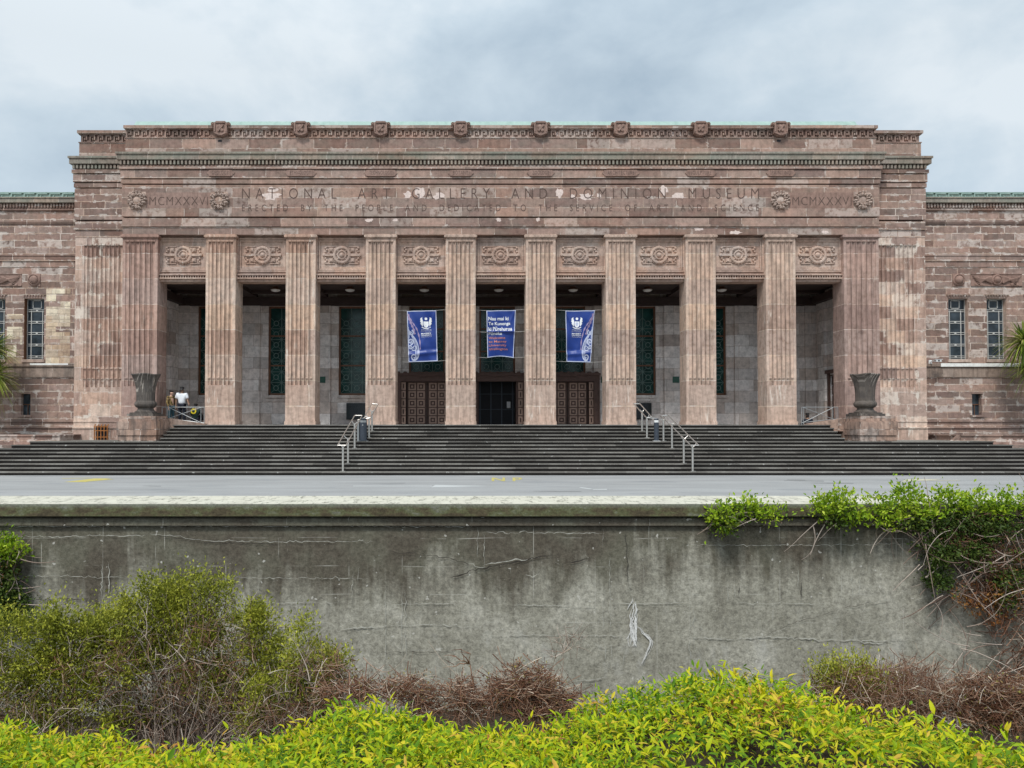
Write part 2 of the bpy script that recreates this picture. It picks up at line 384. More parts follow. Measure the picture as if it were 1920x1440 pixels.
# ------------------------------------------------------------------ object helpers
def wloc(o):
    v = Vector((0, 0, 0))
    while o is not None:
        v += o.location; o = o.parent
    return v
def tag(o, label=None, cat=None, group=None, kind=None):
    if label: o['label'] = label
    if cat: o['category'] = cat
    if group: o['group'] = group
    if kind: o['kind'] = kind
    return o
def thing(name, loc, label, cat, group=None):
    o = bpy.data.objects.new(name, None); COL.objects.link(o); o.location = loc; o.empty_display_size = .3
    return tag(o, label, cat, group)
def mesh_from(name, verts, faces, mats, parent=None, mi=None, smooth=False, loc=None):
    me = bpy.data.meshes.new(name)
    off = wloc(parent) if parent else Vector(loc or (0, 0, 0))
    v = np.asarray(verts, dtype=np.float64).reshape(-1, 3) - np.array(off)
    me.from_pydata(v.tolist(), [], faces)
    for m in (mats if isinstance(mats, (list, tuple)) else [mats]): me.materials.append(m)
    if mi is not None: me.polygons.foreach_set('material_index', mi)
    if smooth: me.polygons.foreach_set('use_smooth', [True] * len(me.polygons))
    me.update()
    o = bpy.data.objects.new(name, me); COL.objects.link(o)
    if parent: o.parent = parent
    elif loc: o.location = loc
    return o

class MB:
    def __init__(s): s.v = []; s.f = []; s.mi = []; s.m = 0
    def add(s, verts, faces):
        n = len(s.v); s.v += [tuple(q) for q in verts]
        for f in faces: s.f.append([i + n for i in f]); s.mi.append(s.m)
    def box(s, x0, x1, y0, y1, z0, z1):
        if x0 > x1: x0, x1 = x1, x0
        if y0 > y1: y0, y1 = y1, y0
        if z0 > z1: z0, z1 = z1, z0
        s.add([(x0, y0, z0), (x1, y0, z0), (x1, y1, z0), (x0, y1, z0), (x0, y0, z1), (x1, y0, z1), (x1, y1, z1), (x0, y1, z1)],
              [(0, 3, 2, 1), (4, 5, 6, 7), (0, 1, 5, 4), (1, 2, 6, 5), (2, 3, 7, 6), (3, 0, 4, 7)])
    def frustum(s, x0, x1, y0, y1, z0, z1, dx, dy):
        s.add([(x0, y0, z0), (x1, y0, z0), (x1, y1, z0), (x0, y1, z0), (x0 + dx, y0 + dy, z1), (x1 - dx, y0 + dy, z1), (x1 - dx, y1 - dy, z1), (x0 + dx, y1 - dy, z1)],
              [(0, 3, 2, 1), (4, 5, 6, 7), (0, 1, 5, 4), (1, 2, 6, 5), (2, 3, 7, 6), (3, 0, 4, 7)])
    def prism_z(s, pts, z0, z1, cap=True):
        n = len(pts)
        s.add([(x, y, z0) for x, y in pts] + [(x, y, z1) for x, y in pts],
              [(i, (i + 1) % n, (i + 1) % n + n, i + n) for i in range(n)] + ([tuple(range(n - 1, -1, -1)), tuple(range(n, 2 * n))] if cap else []))
    def prism_y(s, pts, y0, y1):
        """pts (x, z) counter-clockwise seen from the front; y0 is the front."""
        n = len(pts)
        s.add([(x, y0, z) for x, z in pts] + [(x, y1, z) for x, z in pts],
              [tuple(range(n)), tuple(range(2 * n - 1, n - 1, -1))] + [(i, i + n, (i + 1) % n + n, (i + 1) % n) for i in range(n)])
    def lathe(s, prof, c, seg=24, axis='z', caps=True):
        """prof: list of (radius, height)."""
        vs = []; n = len(prof)
        for r, h in prof:
            for k in range(seg):
                a = 2 * pi * k / seg
                if axis == 'z': vs.append((c[0] + r * cos(a), c[1] + r * sin(a), c[2] + h))
                else: vs.append((c[0] + r * cos(a), c[1] - h, c[2] + r * sin(a)))
        fs = [(i * seg + k, i * seg + (k + 1) % seg, (i + 1) * seg + (k + 1) % seg, (i + 1) * seg + k) for i in range(n - 1) for k in range(seg)]
        if caps: fs += [tuple(range(seg - 1, -1, -1)), tuple((n - 1) * seg + k for k in range(seg))]
        s.add(vs, fs)
    def tube(s, pts, r, seg=8, closed=False):
        pts = [Vector(p) for p in pts]; n = len(pts)
        rs = r if hasattr(r, '__len__') else [r] * n
        vs = []
        prev = None
        for i, p in enumerate(pts):
            d = (pts[min(i + 1, n - 1)] - pts[max(i - 1, 0)]).normalized()
            if prev is None:
                ref = Vector((0, 0, 1)) if abs(d.z) < .9 else Vector((1, 0, 0))
                a = d.cross(ref).normalized()
            else:
                a = (prev - d * prev.dot(d)).normalized()
            prev = a; b = d.cross(a)
            for k in range(seg):
                t = 2 * pi * k / seg
                vs.append(p + (a * cos(t) + b * sin(t)) * rs[i])
        fs = [(i * seg + k, i * seg + (k + 1) % seg, (i + 1) * seg + (k + 1) % seg, (i + 1) * seg + k) for i in range(n - 1) for k in range(seg)]
        fs += [tuple(range(seg - 1, -1, -1)), tuple((n - 1) * seg + k for k in range(seg))]
        s.add(vs, fs)
    def bar(s, a, b, w, t):
        """flat bar from a to b, width w across, thickness t in y."""
        a = Vector(a); b = Vector(b); d = (b - a).normalized(); n = Vector((0, 1, 0)); q = d.cross(n).normalized() * w / 2; n = n * t / 2
        s.add([a - q - n, a + q - n, a + q + n, a - q + n, b - q - n, b + q - n, b + q + n, b - q + n],
              [(0, 3, 2, 1), (4, 5, 6, 7), (0, 1, 5, 4), (1, 2, 6, 5), (2, 3, 7, 6), (3, 0, 4, 7)])
    def build(s, name, mats, parent=None, smooth=False, loc=None):
        o = mesh_from(name, s.v, s.f, mats, parent, s.mi if isinstance(mats, (list, tuple)) and len(mats) > 1 else None, smooth, loc)
        bm = bmesh.new(); bm.from_mesh(o.data); bmesh.ops.recalc_face_normals(bm, faces=bm.faces); bm.to_mesh(o.data); bm.free()
        return o

def copy_tree(src, parent=None):
    c = src.copy(); COL.objects.link(c)
    if parent is not None: c.parent = parent
    for ch in list(src.children): copy_tree(ch, c)
    return c

# text -> triangles in a unit frame
_tc = {}
def text_mesh(body, spacing=1.0, word=1.0, offset=0.0, align='LEFT', res=3):
    key = (body, spacing, word, offset, align, res)
    if key in _tc: return _tc[key]
    c = bpy.data.curves.new('lettering', 'FONT'); c.body = body; c.space_character = spacing; c.space_word = word
    c.offset = offset; c.resolution_u = res; c.align_x = align; c.space_line = 1.0
    o = bpy.data.objects.new('lettering', c); COL.objects.link(o)
    bpy.context.view_layer.update()
    m = bpy.data.meshes.new_from_object(o.evaluated_get(bpy.context.evaluated_depsgraph_get()))
    vs = np.array([v.co[:2] for v in m.vertices]); fs = [tuple(p.vertices) for p in m.polygons]
    bpy.data.objects.remove(o); bpy.data.curves.remove(c); bpy.data.meshes.remove(m)
    _tc[key] = (vs, fs); return vs, fs
def text_fit(mb, body, x0, x1, z0, z1, y, spacing=1.0, word=1.0, offset=0.0):
    vs, fs = text_mesh(body, spacing, word, offset)
    mn = vs.min(0); mx = vs.max(0); k = (vs - mn) / (mx - mn)
    mb.add([(x0 + a * (x1 - x0), y, z0 + b * (z1 - z0)) for a, b in k], fs)

# foliage: arrays of folded leaves
def leaves_arrays(pos, ax, nr, ln, wd, curl=.15, detail=False):
    pos = np.asarray(pos); ax = np.asarray(ax); nr = np.asarray(nr)
    ax = ax / np.linalg.norm(ax, axis=1, keepdims=True)
    sd = np.cross(ax, nr); sd /= np.linalg.norm(sd, axis=1, keepdims=True) + 1e-9
    nr = np.cross(sd, ax)
    L = np.asarray(ln)[:, None]; W = np.asarray(wd)[:, None]
    n = len(pos)
    if not detail:
        v = np.stack([pos, pos + ax * L * .5 + sd * W * .5 + nr * W * .18, pos + ax * L - nr * L * curl, pos + ax * L * .5 - sd * W * .5 + nr * W * .18], 1)
        f = np.array([[0, 2, 1], [0, 3, 2]])
        k = 4
    else:
        c1 = pos + ax * L * .35 + nr * L * .03; c2 = pos + ax * L * .7 - nr * L * curl * .35
        v = np.stack([pos, c1 + sd * W * .5 + nr * W * .15, c1, c1 - sd * W * .5 + nr * W * .15,
                      c2 + sd * W * .38 + nr * W * .12, c2, c2 - sd * W * .38 + nr * W * .12, pos + ax * L - nr * L * curl], 1)
        f = [[0, 2, 1], [0, 3, 2], [1, 2, 5], [1, 5, 4], [2, 3, 6], [2, 6, 5], [4, 5, 7], [5, 6, 7]]
        f = np.array(f); k = 8
    V = v.reshape(-1, 3)
    Fc = (f[None] + (np.arange(n) * k)[:, None, None]).reshape(-1, 3)
    return V, Fc
def tri_object(name, V, Fc, mat, parent=None, loc=None):
    me = bpy.data.meshes.new(name)
    off = np.array(wloc(parent)) if parent else np.array(loc or (0, 0, 0))
    V = (V - off).astype(np.float32)
    me.vertices.add(len(V)); me.vertices.foreach_set('co', V.ravel())
    me.loops.add(Fc.size); me.loops.foreach_set('vertex_index', Fc.ravel().astype(np.int32))
    me.polygons.add(len(Fc)); me.polygons.foreach_set('loop_start', np.arange(0, Fc.size, 3, dtype=np.int32))
    me.update(calc_edges=True); me.validate()
    me.materials.append(mat)
    o = bpy.data.objects.new(name, me); COL.objects.link(o)
    if parent: o.parent = parent
    elif loc: o.location = loc
    return o
def unit(v): return v / (np.linalg.norm(v, axis=-1, keepdims=True) + 1e-9)
def rand_dirs(n, bias=(0, 0, 0)):
    return unit(rng.normal(size=(n, 3)) + np.array(bias))

# ================================================================== THE MUSEUM
fz = lambda py: Z(py, 0.0)
BAY = 3.765
PC = [(i - 3.5) * BAY for i in range(8)]             # pillar centres
BC = [(i - 4) * BAY for i in range(9)]               # bay centres
PH = 0.70                                            # half a pillar
CW, OW = 17.80, 20.32                                # half widths: centre block, outer block
ZB = -0.725                                          # landing level at the foot of the walls
Z_ARCH = fz(440)
Z_LINT = fz(526)
Z_TOP = fz(236)
Z_CEIL = Z_LINT + 0.22
museum = thing('museum_building', (0, 0, 0), 'long brown stone museum with tall square fluted pillars and carved parapet behind the wide steps', 'museum')

def fluted(mb, x0, x1, yf, yb, z0, z1, n, margin, depth=.065, rel=.66):
    pitch = (x1 - x0 - 2 * margin) / n
    pts = [(x0, yf)]
    for i in range(n):
        c = x0 + margin + (i + .5) * pitch; r = pitch * rel / 2
        for k in range(7):
            a = pi * k / 6
            pts.append((c - r * cos(a), yf + depth * sin(a) ** .8))
        if i < n - 1:                                             # a narrow quirk between neighbouring flutes
            e_ = c + pitch / 2; q_ = .021
            pts += [(e_ - q_, yf), (e_ - q_ * .6, yf + .11), (e_ + q_ * .6, yf + .11), (e_ + q_, yf)]
    pts += [(x1, yf), (x1, yb), (x0, yb)]
    mb.prism_z(pts, z0, z1)

def wall_holes(mb, x0, x1, y0, y1, z0, z1, holes):
    xs = sorted({x0, x1, *[min(max(h[k], x0), x1) for h in holes for k in (0, 1)]})
    zs = sorted({z0, z1, *[min(max(h[k], z0), z1) for h in holes for k in (2, 3)]})
    for i in range(len(xs) - 1):
        a, b = xs[i], xs[i + 1]
        run = None
        for j in range(len(zs) - 1):
            c, d = zs[j], zs[j + 1]
            mx, mz = (a + b) / 2, (c + d) / 2
            inside = any(h[0] < mx < h[1] and h[2] < mz < h[3] for h in holes)
            if inside:
                if run: mb.box(a, b, y0, y1, *run); run = None
            else: run = (run[0], d) if run else (c, d)
        if run: mb.box(a, b, y0, y1, *run)

# ---- entablature and parapet: centre block (y = 0) and outer block (y = .5)
def bands(mb, hw, y, depth):
    def b(pt, pb, pr, m=0):
        mb.m = m
        mb.box(-hw - pr, hw + pr, y - pr, y + depth, fz(pb), fz(pt))
    mb.m = 0
    mb.box(-hw + .16, hw - .16, y + .16, y + depth - .02, Z_ARCH + .01, fz(288))     # recessed core: gaps added to darken like shadow lines under overhangs
    b(426.0, 440, .010); b(421.3, 425.2, .07); b(409.0, 420.6, .02)
    b(347.2, 406.2, .045); b(337.4, 345.0, .075); b(320.2, 335.4, .10); b(312.2, 318.8, .15)
    b(303.0, 311.5, .04)
    b(292.2, 302.0, .23, 1); b(288.2, 292.0, .28, 1)
def dentils(mb, x0, x1, y, zb, zt, w, gap, pr):
    n = int((x1 - x0) / (w + gap)); st = (x1 - x0) / n
    for i in range(n):
        x = x0 + i * st
        mb.box(x, x + w, y - pr, y, zb, zt)
def meander(mb, x0, x1, y, zb, zt, skip=()):
    n = max(1, round((x1 - x0) / .365)); w = (x1 - x0) / n; h = zt - zb; t = .062; p = .085
    for i in range(n):
        x = x0 + i * w
        if any(a < x + w / 2 < b for a, b in skip): continue
        mb.box(x, x + t, y - p, y, zb, zt)
        mb.box(x + t, x + .70 * w, y - p, y, zt - t, zt)
        mb.box(x + .70 * w - t, x + .70 * w, y - p, y, zb + h * .30, zt - t)
        mb.box(x + .30 * w, x + .70 * w - t - .03, y - p * .9, y, zb + h * .30, zb + h * .62)
        mb.box(x + .70 * w, x + w, y - p, y, zb, zb + t) if i % 1 == 0 else None
def spall(mb, cx, cz, y, rx, rz, seed):
    r = random.Random(seed); n = 15; pts = []
    for k in range(n):
        a = 2 * pi * k / n
        q = r.uniform(.55, 1.15)
        pts.append((cx + rx * q * cos(a), cz + rz * q * sin(a)))
    mb.prism_y(pts, y - .003, y + .02)

e = MB()
bands(e, CW, 0.0, .56)
dentils(e, -CW - .1, CW + .1, -.04, fz(310.6), fz(303.6), .088, .092, .16)
e.m = 2
for px0, px1, py0, py1, sd_ in ((487, 528, 361, 376, 1), (500, 520, 351, 362, 2), (756, 772, 358, 372, 3), (778, 800, 348, 376, 4), (812, 834, 362, 375, 5),
                               (1042, 1056, 352, 372, 6), (1068, 1080, 364, 374, 7), (1086, 1113, 362, 377, 8), (1119, 1128, 362, 372, 9), (1238, 1254, 348, 366, 10),
                               (1260, 1284, 361, 374, 11), (684, 700, 409, 417, 12), (735, 746, 410, 416, 13), (1005, 1013, 408, 416, 14), (1370, 1392, 432, 440, 15),
                               (1540, 1556, 432, 439, 16), (1300, 1320, 427, 433, 17), (930, 940, 408, 416, 18)):
    y = -.045 if py1 < 406 else -.02 if py1 < 421 else -.01
    spall(e, X((px0 + px1) / 2), (fz(py0) + fz(py1)) / 2, y, (px1 - px0) / 80 * 1.05, (py1 - py0) / 80 * 1.05, sd_)
ent = e.build('entablature', [M['facade'], M['cornice'], M['spall']], museum)
e = MB(); bands(e, OW, .55, 3.0)
for s in (-1, 1):
    a, b = sorted((s * (CW + .3), s * (OW + .1)))
    dentils(e, a, b, .55 - .08, fz(310.6), fz(303.6), .10, .075, .10)
e.build('entablature', [M['wall'], M['cornice']], museum)

def parapet(hw, y, depth, skip, gaps):
    p = MB()
    p.box(-hw, hw, y, y + depth, fz(288), fz(259.2))
    p.box(-hw - .03, hw + .03, y - .035, y + depth, fz(259.0), fz(257.4))
    p.box(-hw + .03, hw - .03, y + .09, y + depth, fz(257.2), fz(243.6))
    p.box(-hw - .02, hw + .02, y - .03, y + depth, fz(243.4), fz(241.6))
    p.m = 1; p.box(-hw - .07, hw + .07, y - .09, y + depth, fz(241.4), Z_TOP); p.m = 0
    for a, b in gaps: meander(p, a, b, y + .09, fz(256.8), fz(244.2), skip)
    p.m = 2
    for px, w, seed in ((1050, 18, 31), (1068, 10, 32), (1262, 12, 33), (1276, 9, 34)):
        if hw < 18: spall(p, X(px), fz(250), y + .085, w / 80, .17, seed)
    p.m = 3
    for px in (410, 1463):
        if hw < 18: p.box(X(px) - .09, X(px) + .09, y - .004, y + .05, fz(266), fz(262.5))
    return p.build('parapet', [M['facade'], M['facade'], M['spall'], M['dim']], museum)
parapet(CW - .08, 0.0, .55, [(c - .36, c + .36) for c in PC], [(-CW + .1, CW - .1)])
parapet(OW - .1, .6, 2.6, (), [(-OW + .2, -CW), (CW, OW - .2)])

# cartouche shields on the parapet above each pillar
def make_shield():
    s = MB(); w = .315; zb, zt = fz(257.8), fz(230.3)
    zm = zb + .16
    y0, y1 = -.17, .1
    s.prism_y([(-w, zm), (-w * .55, zb + .03), (0, zb), (w * .55, zb + .03), (w, zm), (w * .96, zt - .05), (w * .7, zt), (-w * .7, zt), (-w * .96, zt - .05)], y0, y1)
    # raised rim and a carved, worn charge inside
    for sx in (-1, 1):
        s.box(sx * w * .98, sx * (w - .07), y0 - .05, y0, zm, zt - .06)
        s.bar((sx * w * .93, y0 - .02, zm + .01), (0, y0 - .02, zb + .05), .07, .06)
    s.box(-w * .7, w * .7, y0 - .05, y0, zt - .08, zt)
    s.bar((-.12, y0 - .03, zm + .08), (.13, y0 - .03, zt - .16), .09, .07)
    s.lathe([(.11, 0), (.10, .05), (.04, .07)], (-.04, y0, zm + .28), 10, 'y')
    s.lathe([(.08, 0), (.07, .05), (.02, .06)], (.07, y0, zm + .12), 10, 'y')
    o = s.build('shield', M['shield'], museum)
    for sx in (-1, 1):
        q = MB()
        q.lathe([(.09, 0), (.09, .10), (.07, .12), (.04, .08), (.03, .13)], (sx * (w + .055), -.08, zt - .12), 14, 'y')
        q.tube([(sx * (w + .03), -.14, zt - .26), (sx * (w + .09), -.12, zt - .28), (sx * (w + .17), -.10, zt - .30)], [.04, .035, .015], 6)
        q.build('scroll', M['shield'], o)
    return o
sh = make_shield()
for i, c in enumerate(PC):
    o = sh if i == 0 else copy_tree(sh, museum)
    o.location.x = c

# tablets with the museum's subjects, under the cornice
names = ['GEOLOGY', 'ETHNOLOGY', 'TECHNOLOGY', 'BOTANY', 'ZOOLOGY', 'ARCHITECTURE', 'SCULPTURE', 'PAINTING']
for c, nm in zip(PC, names):
    w = .14 + .045 * len(nm)
    t = MB(); zb, zt = fz(331.5), fz(320.6)
    t.box(c - w, c + w, -.155, -.10, zb + .02, zt)
    t.box(c - w - .02, c + w + .02, -.175, -.10, zb - .02, zb + .02)
    for s in (-1, 1):
        t.box(c + s * w, c + s * (w + .09), -.14, -.10, zb, zt)
        t.prism_y([(c + s * (w + .09), zb + .03), (c + s * (w + .2), (zb + zt) / 2), (c + s * (w + .09), zt - .03)][::s], -.13, -.10)
    o = t.build('name_tablet', M['shield'], museum)
    l = MB(); text_fit(l, nm, c - w + .06, c + w - .06, zb + .055, zt - .04, -.158, 1.15, 1, -.004)
    l.build('lettering', M['incised'], o)

# the big inscription and the two dates
ins = MB()
text_fit(ins, 'NATIONAL  ART  GALLERY  AND  DOMINION  MUSEUM', X(453), X(1424), fz(373.2), fz(353.4), -.052, 1.75, 1.0, -.012)
text_fit(ins, 'ERECTED  BY  THE  PEOPLE  AND  DEDICATED  TO  THE  SERVICE  OF  ART  AND  SCIENCE', X(453), X(1424), fz(396.6), fz(384.0), -.052, 1.75, 1.0, -.006)
ins.build('lettering', M['incised'], ent)
for a, b in ((279, 389), (1487, 1598)):
    t = MB(); t.box(X(a) - .2, X(b) + .18, -.047, -.03, fz(391), fz(361.5))
    o = t.build('date_panel', M['shield'], museum)
    l = MB(); text_fit(l, 'MCMXXXVI', X(a), X(b), fz(385.5), fz(369.5), -.051, 1.15, 1, -.010)
    l.build('lettering', M['incised'], o)
def make_wreath():
    w = MB(); r0 = .31; zc = fz(376)
    R = random.Random(4)
    w.box(-.40, .40, -.05, -.03, zc - .42, zc + .40)
    w.lathe([(.22, 0), (.20, .05), (.1, .09), (.02, .10)], (0, -.05, zc), 14, 'y')
    w.m = 1
    for k in range(16):
        a = 2 * pi * k / 16
        for q in range(3):
            rr = r0 + (q - 1) * .075 + R.uniform(-.02, .02); aa = a + R.uniform(-.12, .12)
            c = (rr * cos(aa), -.05, zc + rr * sin(aa)); s = R.uniform(.05, .085)
            w.lathe([(s, 0), (s, .06), (s * .75, .12), (s * .25, .15)], c, 7, 'y')
    w.m = 1
    w.bar((-.1, -.09, zc - .3), (-.2, -.09, zc - .42), .07, .1); w.bar((.1, -.09, zc - .3), (.2, -.09, zc - .42), .07, .1)
    return w.build('wreath', [M['panel'], M['wreath']], museum)
wr_ = make_wreath()
for i, x in enumerate((X(256), X(410), X(1463.5), X(1618))):
    o = wr_ if i == 0 else copy_tree(wr_, museum)
    o.location.x = x

# ---- pillars
def pillar(name, hw, mat, n, fl_bottom=722):
    p = MB(); zt = Z_ARCH; Y1 = 1.1
    p.box(-hw - .035, hw + .035, -.035, Y1 + .03, 0.0, fz(790))                      # plinth
    p.box(-hw, hw, 0, Y1, fz(790), fz(fl_bottom))
    fluted(p, -hw, hw, 0, Y1, fz(fl_bottom), fz(453), n, .09)
    pit = (2 * hw - .18) / n
    for i in range(n):
        c = -hw + .09 + (i + .5) * pit
        p.box(c - pit * .28, c + pit * .28, .005, .07, fz(709.5), fz(707.5))
        p.box(c - pit * .42, c + pit * .42, -.022, .0, fz(453), fz(450.4))                 # little scallops of the capital
    p.box(-hw, hw, 0, Y1, fz(453), fz(446.5))
    p.box(-hw - .045, hw + .045, -.06, Y1 + .04, fz(446.5), fz(445.0))
    p.box(-hw - .075, hw + .075, -.095, Y1 + .05, fz(445.0), fz(441.4))
    p.box(-hw - .04, hw + .04, -.055, Y1 + .04, fz(441.4), zt + .012)
    return p.build(name, mat, museum)
pl = pillar('pillar', PH, M['pillar'], 6)
for i, c in enumerate(PC):
    o = pl if i == 0 else copy_tree(pl, museum)
    o.location.x = c
an = pillar('end_pillar', .825, M['antastone'], 6, 724)
for i, c in enumerate((-CW + .825, CW - .825)):
    o = an if i == 0 else copy_tree(an, museum)
    o.location.x = c

# ---- fluted outer blocks
for s in (-1, 1):
    q = MB(); a, b = sorted((s * (CW - .05), s * OW))
    y = .55
    f0, f1 = (a + .36, b - .02) if s < 0 else (a + .02, b - .36)
    q.box(a, b, y, 4, ZB - .3, fz(725))
    fluted(q, f0, f1, y, 4, fz(725), fz(453), 10, .03, .06)
    if s < 0: q.box(a, f0, y, 4, fz(725), fz(453))
    else: q.box(f1, b, y, 4, fz(725), fz(453))
    q.box(a, b, y, 4, fz(453), Z_ARCH)
    pit = (f1 - f0 - .06) / 10
    for i in range(10):
        c = f0 + .03 + (i + .5) * pit
        q.box(c - pit * .42, c + pit * .42, y - .02, y, fz(455), fz(451.5))
        q.box(c - pit * .30, c + pit * .30, y + .004, y + .05, fz(690), fz(688))
        q.box(c - pit * .30, c + pit * .30, y + .004, y + .05, fz(709), fz(707))
    q.box(a, b, y - .05, y, ZB - .3, fz(803)); q.box(a, b, y - .10, y, fz(803.2), fz(801)); q.box(a, b, y - .03, y, fz(791.5), fz(789))
    q.build('corner_pilaster', M['corner'], museum)

# ---- carved panels over the bays
def make_panel():
    h = BAY / 2 - PH; p = MB(); y = .34
    zt, zb = Z_ARCH, fz(513)
    p.box(-h - .02, h + .02, y, .9, Z_LINT + .02, zt + .05)
    # moulded frame
    for k, (ins_, pr) in enumerate(((0.0, .10), (.09, .06))):
        t = .07
        p.box(-h + ins_, h - ins_, y - pr, y, zt - .10 - ins_ - t, zt - .10 - ins_)
        p.box(-h + ins_, h - ins_, y - pr, y, zb + .13 + ins_, zb + .13 + ins_ + t)
        for s in (-1, 1): p.box(s * (h - ins_), s * (h - ins_ - t), y - pr, y, zb + .13 + ins_ + t, zt - .10 - ins_ - t)
    p.box(-h, h, y - .05, y, zb + .01, zb + .12)
    # dentil course and lintel
    p.box(-h, h, y - .20, y, fz(514.8), fz(513.2))
    n = 20; st = 2 * h / n
    for i in range(n): p.box(-h + i * st + .03, -h + (i + .58) * st, y - .17, y, fz(519.0), fz(515.0))
    p.box(-h, h, y - .20, y, fz(521.5), fz(519.2))
    p.box(-h, h, y - .06, .92, Z_LINT, fz(521.6))
    o = p.build('carved_panel', M['panel'], museum)
    r = MB(); zc = fz(475.5)
    r.lathe([(.43, 0), (.43, .05), (.40, .10), (.35, .11), (.31, .10), (.29, .04), (.24, .04), (.22, .09), (.18, .10), (.15, .05), (.12, .05), (.10, .10), (.05, .13), (.01, .14)], (0, y, zc), 28, 'y')
    for k in range(8):
        a = 2 * pi * k / 8
        r.lathe([(.035, 0), (.03, .05), (.01, .06)], (.265 * cos(a), y - .03, zc + .265 * sin(a)), 7, 'y')
    for k in range(20):
        a = 2 * pi * k / 20
        r.lathe([(.030, 0), (.026, .04), (.01, .05)], (.435 * cos(a), y - .03, zc + .435 * sin(a)), 6, 'y')
    for s in (-1, 1):
        r.box(s * .40, s * .80, y - .09, y, zc - .06, zc + .06); r.lathe([(.075, 0), (.075, .09), (.03, .11)], (s * .84, y, zc), 10, 'y')
        for t in (-1, 1):
            z0 = zc + t * .25
            r.box(s * .34, s * .80, y - .05, y, z0 + t * .13, z0 + t * .17)
            r.box(s * .42, s * .60, y - .075, y, z0 - .09, z0 + .09); r.box(s * .455, s * .565, y - .10, y - .075, z0 - .05, z0 + .05)
            r.box(s * .30, s * .40, y - .045, y, z0 - .085, z0 + .09)
            for q in (-.09, .0, .09): r.lathe([(.06, 0), (.05, .06), (.02, .08)], (s * (.72 + .06 * (q != 0)), y, z0 + q), 8, 'y')
    r.build('rosette', M['panel'], o)
    return o
pn = make_panel()
for i, c in enumerate(BC):
    o = pn if i == 0 else copy_tree(pn, museum)
    o.location.x = c

# ---- the porch
YB = 4.9
ZW_TOP = Z(574, YB)
holes = []
for i, c in enumerate(BC):
    if abs(i - 4) <= 1:
        holes.append((c - 1.36, c + 1.36, -.1, 2.32)); holes.append((c - .96, c + .96, 2.72, 6.35))
    else: holes.append((c - .96, c + .96, Z(741, YB), 6.35))
w = MB(); wall_holes(w, -17.4, 17.4, YB, YB + .35, -.05, Z_CEIL + .3, holes)
for i in range(10):
    a = (BC[i - 1] + 1.38) if i else -17.0
    b = (BC[i] - 1.38) if i < 9 else 17.0
    if b - a > .05: w.box(a, b, YB - .14, YB, -.02, ZW_TOP)
for i, c in enumerate(BC):
    if abs(i - 4) > 1:
        w.box(c - 1.1, c + 1.1, YB - .10, YB, Z(746, YB), Z(741, YB)); w.box(c - 1.05, c + 1.05, YB - .05, YB, Z(752, YB), Z(748.5, YB))
        w.box(c - 1.02, c + 1.02, YB - .06, YB, .02, Z(788, YB))
for s in (-1, 1):
    dz = [(1.05, 3.25, -.1, 2.72)] if s > 0 else []
    # end walls, written as boxes so the right one keeps its doorway
    if s > 0:
        w.box(17.0, 17.4, .9, 1.25, -.05, Z_CEIL + .3); w.box(17.0, 17.4, 3.25, YB, -.05, Z_CEIL + .3); w.box(17.0, 17.4, 1.25, 3.25, 2.55, Z_CEIL + .3)
    else: w.box(-17.4, -17.0, .9, YB, -.05, Z_CEIL + .3)
    w.box(s * 16.86, s * 17.0, 3.5, 4.3, -.02, ZW_TOP)
w.build('porch_wall', M['porchstone'], museum)
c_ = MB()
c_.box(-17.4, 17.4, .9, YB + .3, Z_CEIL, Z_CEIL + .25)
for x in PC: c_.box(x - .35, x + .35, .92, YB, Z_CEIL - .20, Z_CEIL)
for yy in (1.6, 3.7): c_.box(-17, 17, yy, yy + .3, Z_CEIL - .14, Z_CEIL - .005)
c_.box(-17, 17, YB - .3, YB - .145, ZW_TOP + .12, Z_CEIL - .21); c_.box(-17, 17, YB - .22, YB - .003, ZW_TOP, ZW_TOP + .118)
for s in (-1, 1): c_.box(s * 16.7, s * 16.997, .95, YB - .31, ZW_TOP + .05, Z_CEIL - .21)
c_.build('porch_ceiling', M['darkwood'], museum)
f_ = MB(); f_.box(-17.4, 17.4, -.45, YB + .5, -.2, 0.0); f_.build('porch_floor', M['porchfloor'], museum)

# leaded porch windows
def make_porch_window(z0, z1):
    f = MB(); h = .96; y = YB + .16
    for s in (-1, 1): f.box(s * h, s * (h - .09), y - .06, y + .06, z0, z1)
    f.box(-h, h, y - .06, y + .06, z0, z0 + .10); f.box(-h, h, y - .06, y + .06, z1 - .1, z1)
    for q in (1 / 3, 2 / 3):
        zz_ = z0 + (z1 - z0) * q; f.box(-h + .09, h - .09, y - .05, y + .05, zz_ - .035, zz_ + .035)
    o = f.build('window', M['frame'], museum)
    g = MB(); g.box(-h + .09, h - .09, y + .02, y + .04, z0 + .1, z1 - .1); g.build('pane', M['greenglass'], o)
    l = MB(); n = 3; W = 2 * (h - .09); step = W / n; rows = int((z1 - z0 - .2) / step)
    for i in range(1, n): x = -h + .09 + i * step; l.box(x - .018, x + .018, y - .01, y + .018, z0 + .1, z1 - .1)
    for j in range(rows):
        zz_ = z0 + .1 + j * step
        l.box(-h + .09, h - .09, y - .008, y + .016, zz_ - .015, zz_ + .015)
        for i in range(n):
            cx = -h + .09 + (i + .5) * step; cz = zz_ + step / 2
            l.lathe([(.15, .0), (.15, .02), (.11, .02), (.11, .0)], (cx, y + .012, cz), 10, 'y', False)
            for dx in (-1, 1):
                for dz_ in (-1, 1): l.bar((cx + dx * .12, y + .0, cz + dz_ * .12), (cx + dx * step * .48, y + .0, cz + dz_ * step * .48), .02, .016)
    l.build('lattice', M['greenlead'], o)
    return o
wa = make_porch_window(Z(741, YB) + .003, 6.35); wb = make_porch_window(2.72, 6.35)
fa = fb = True
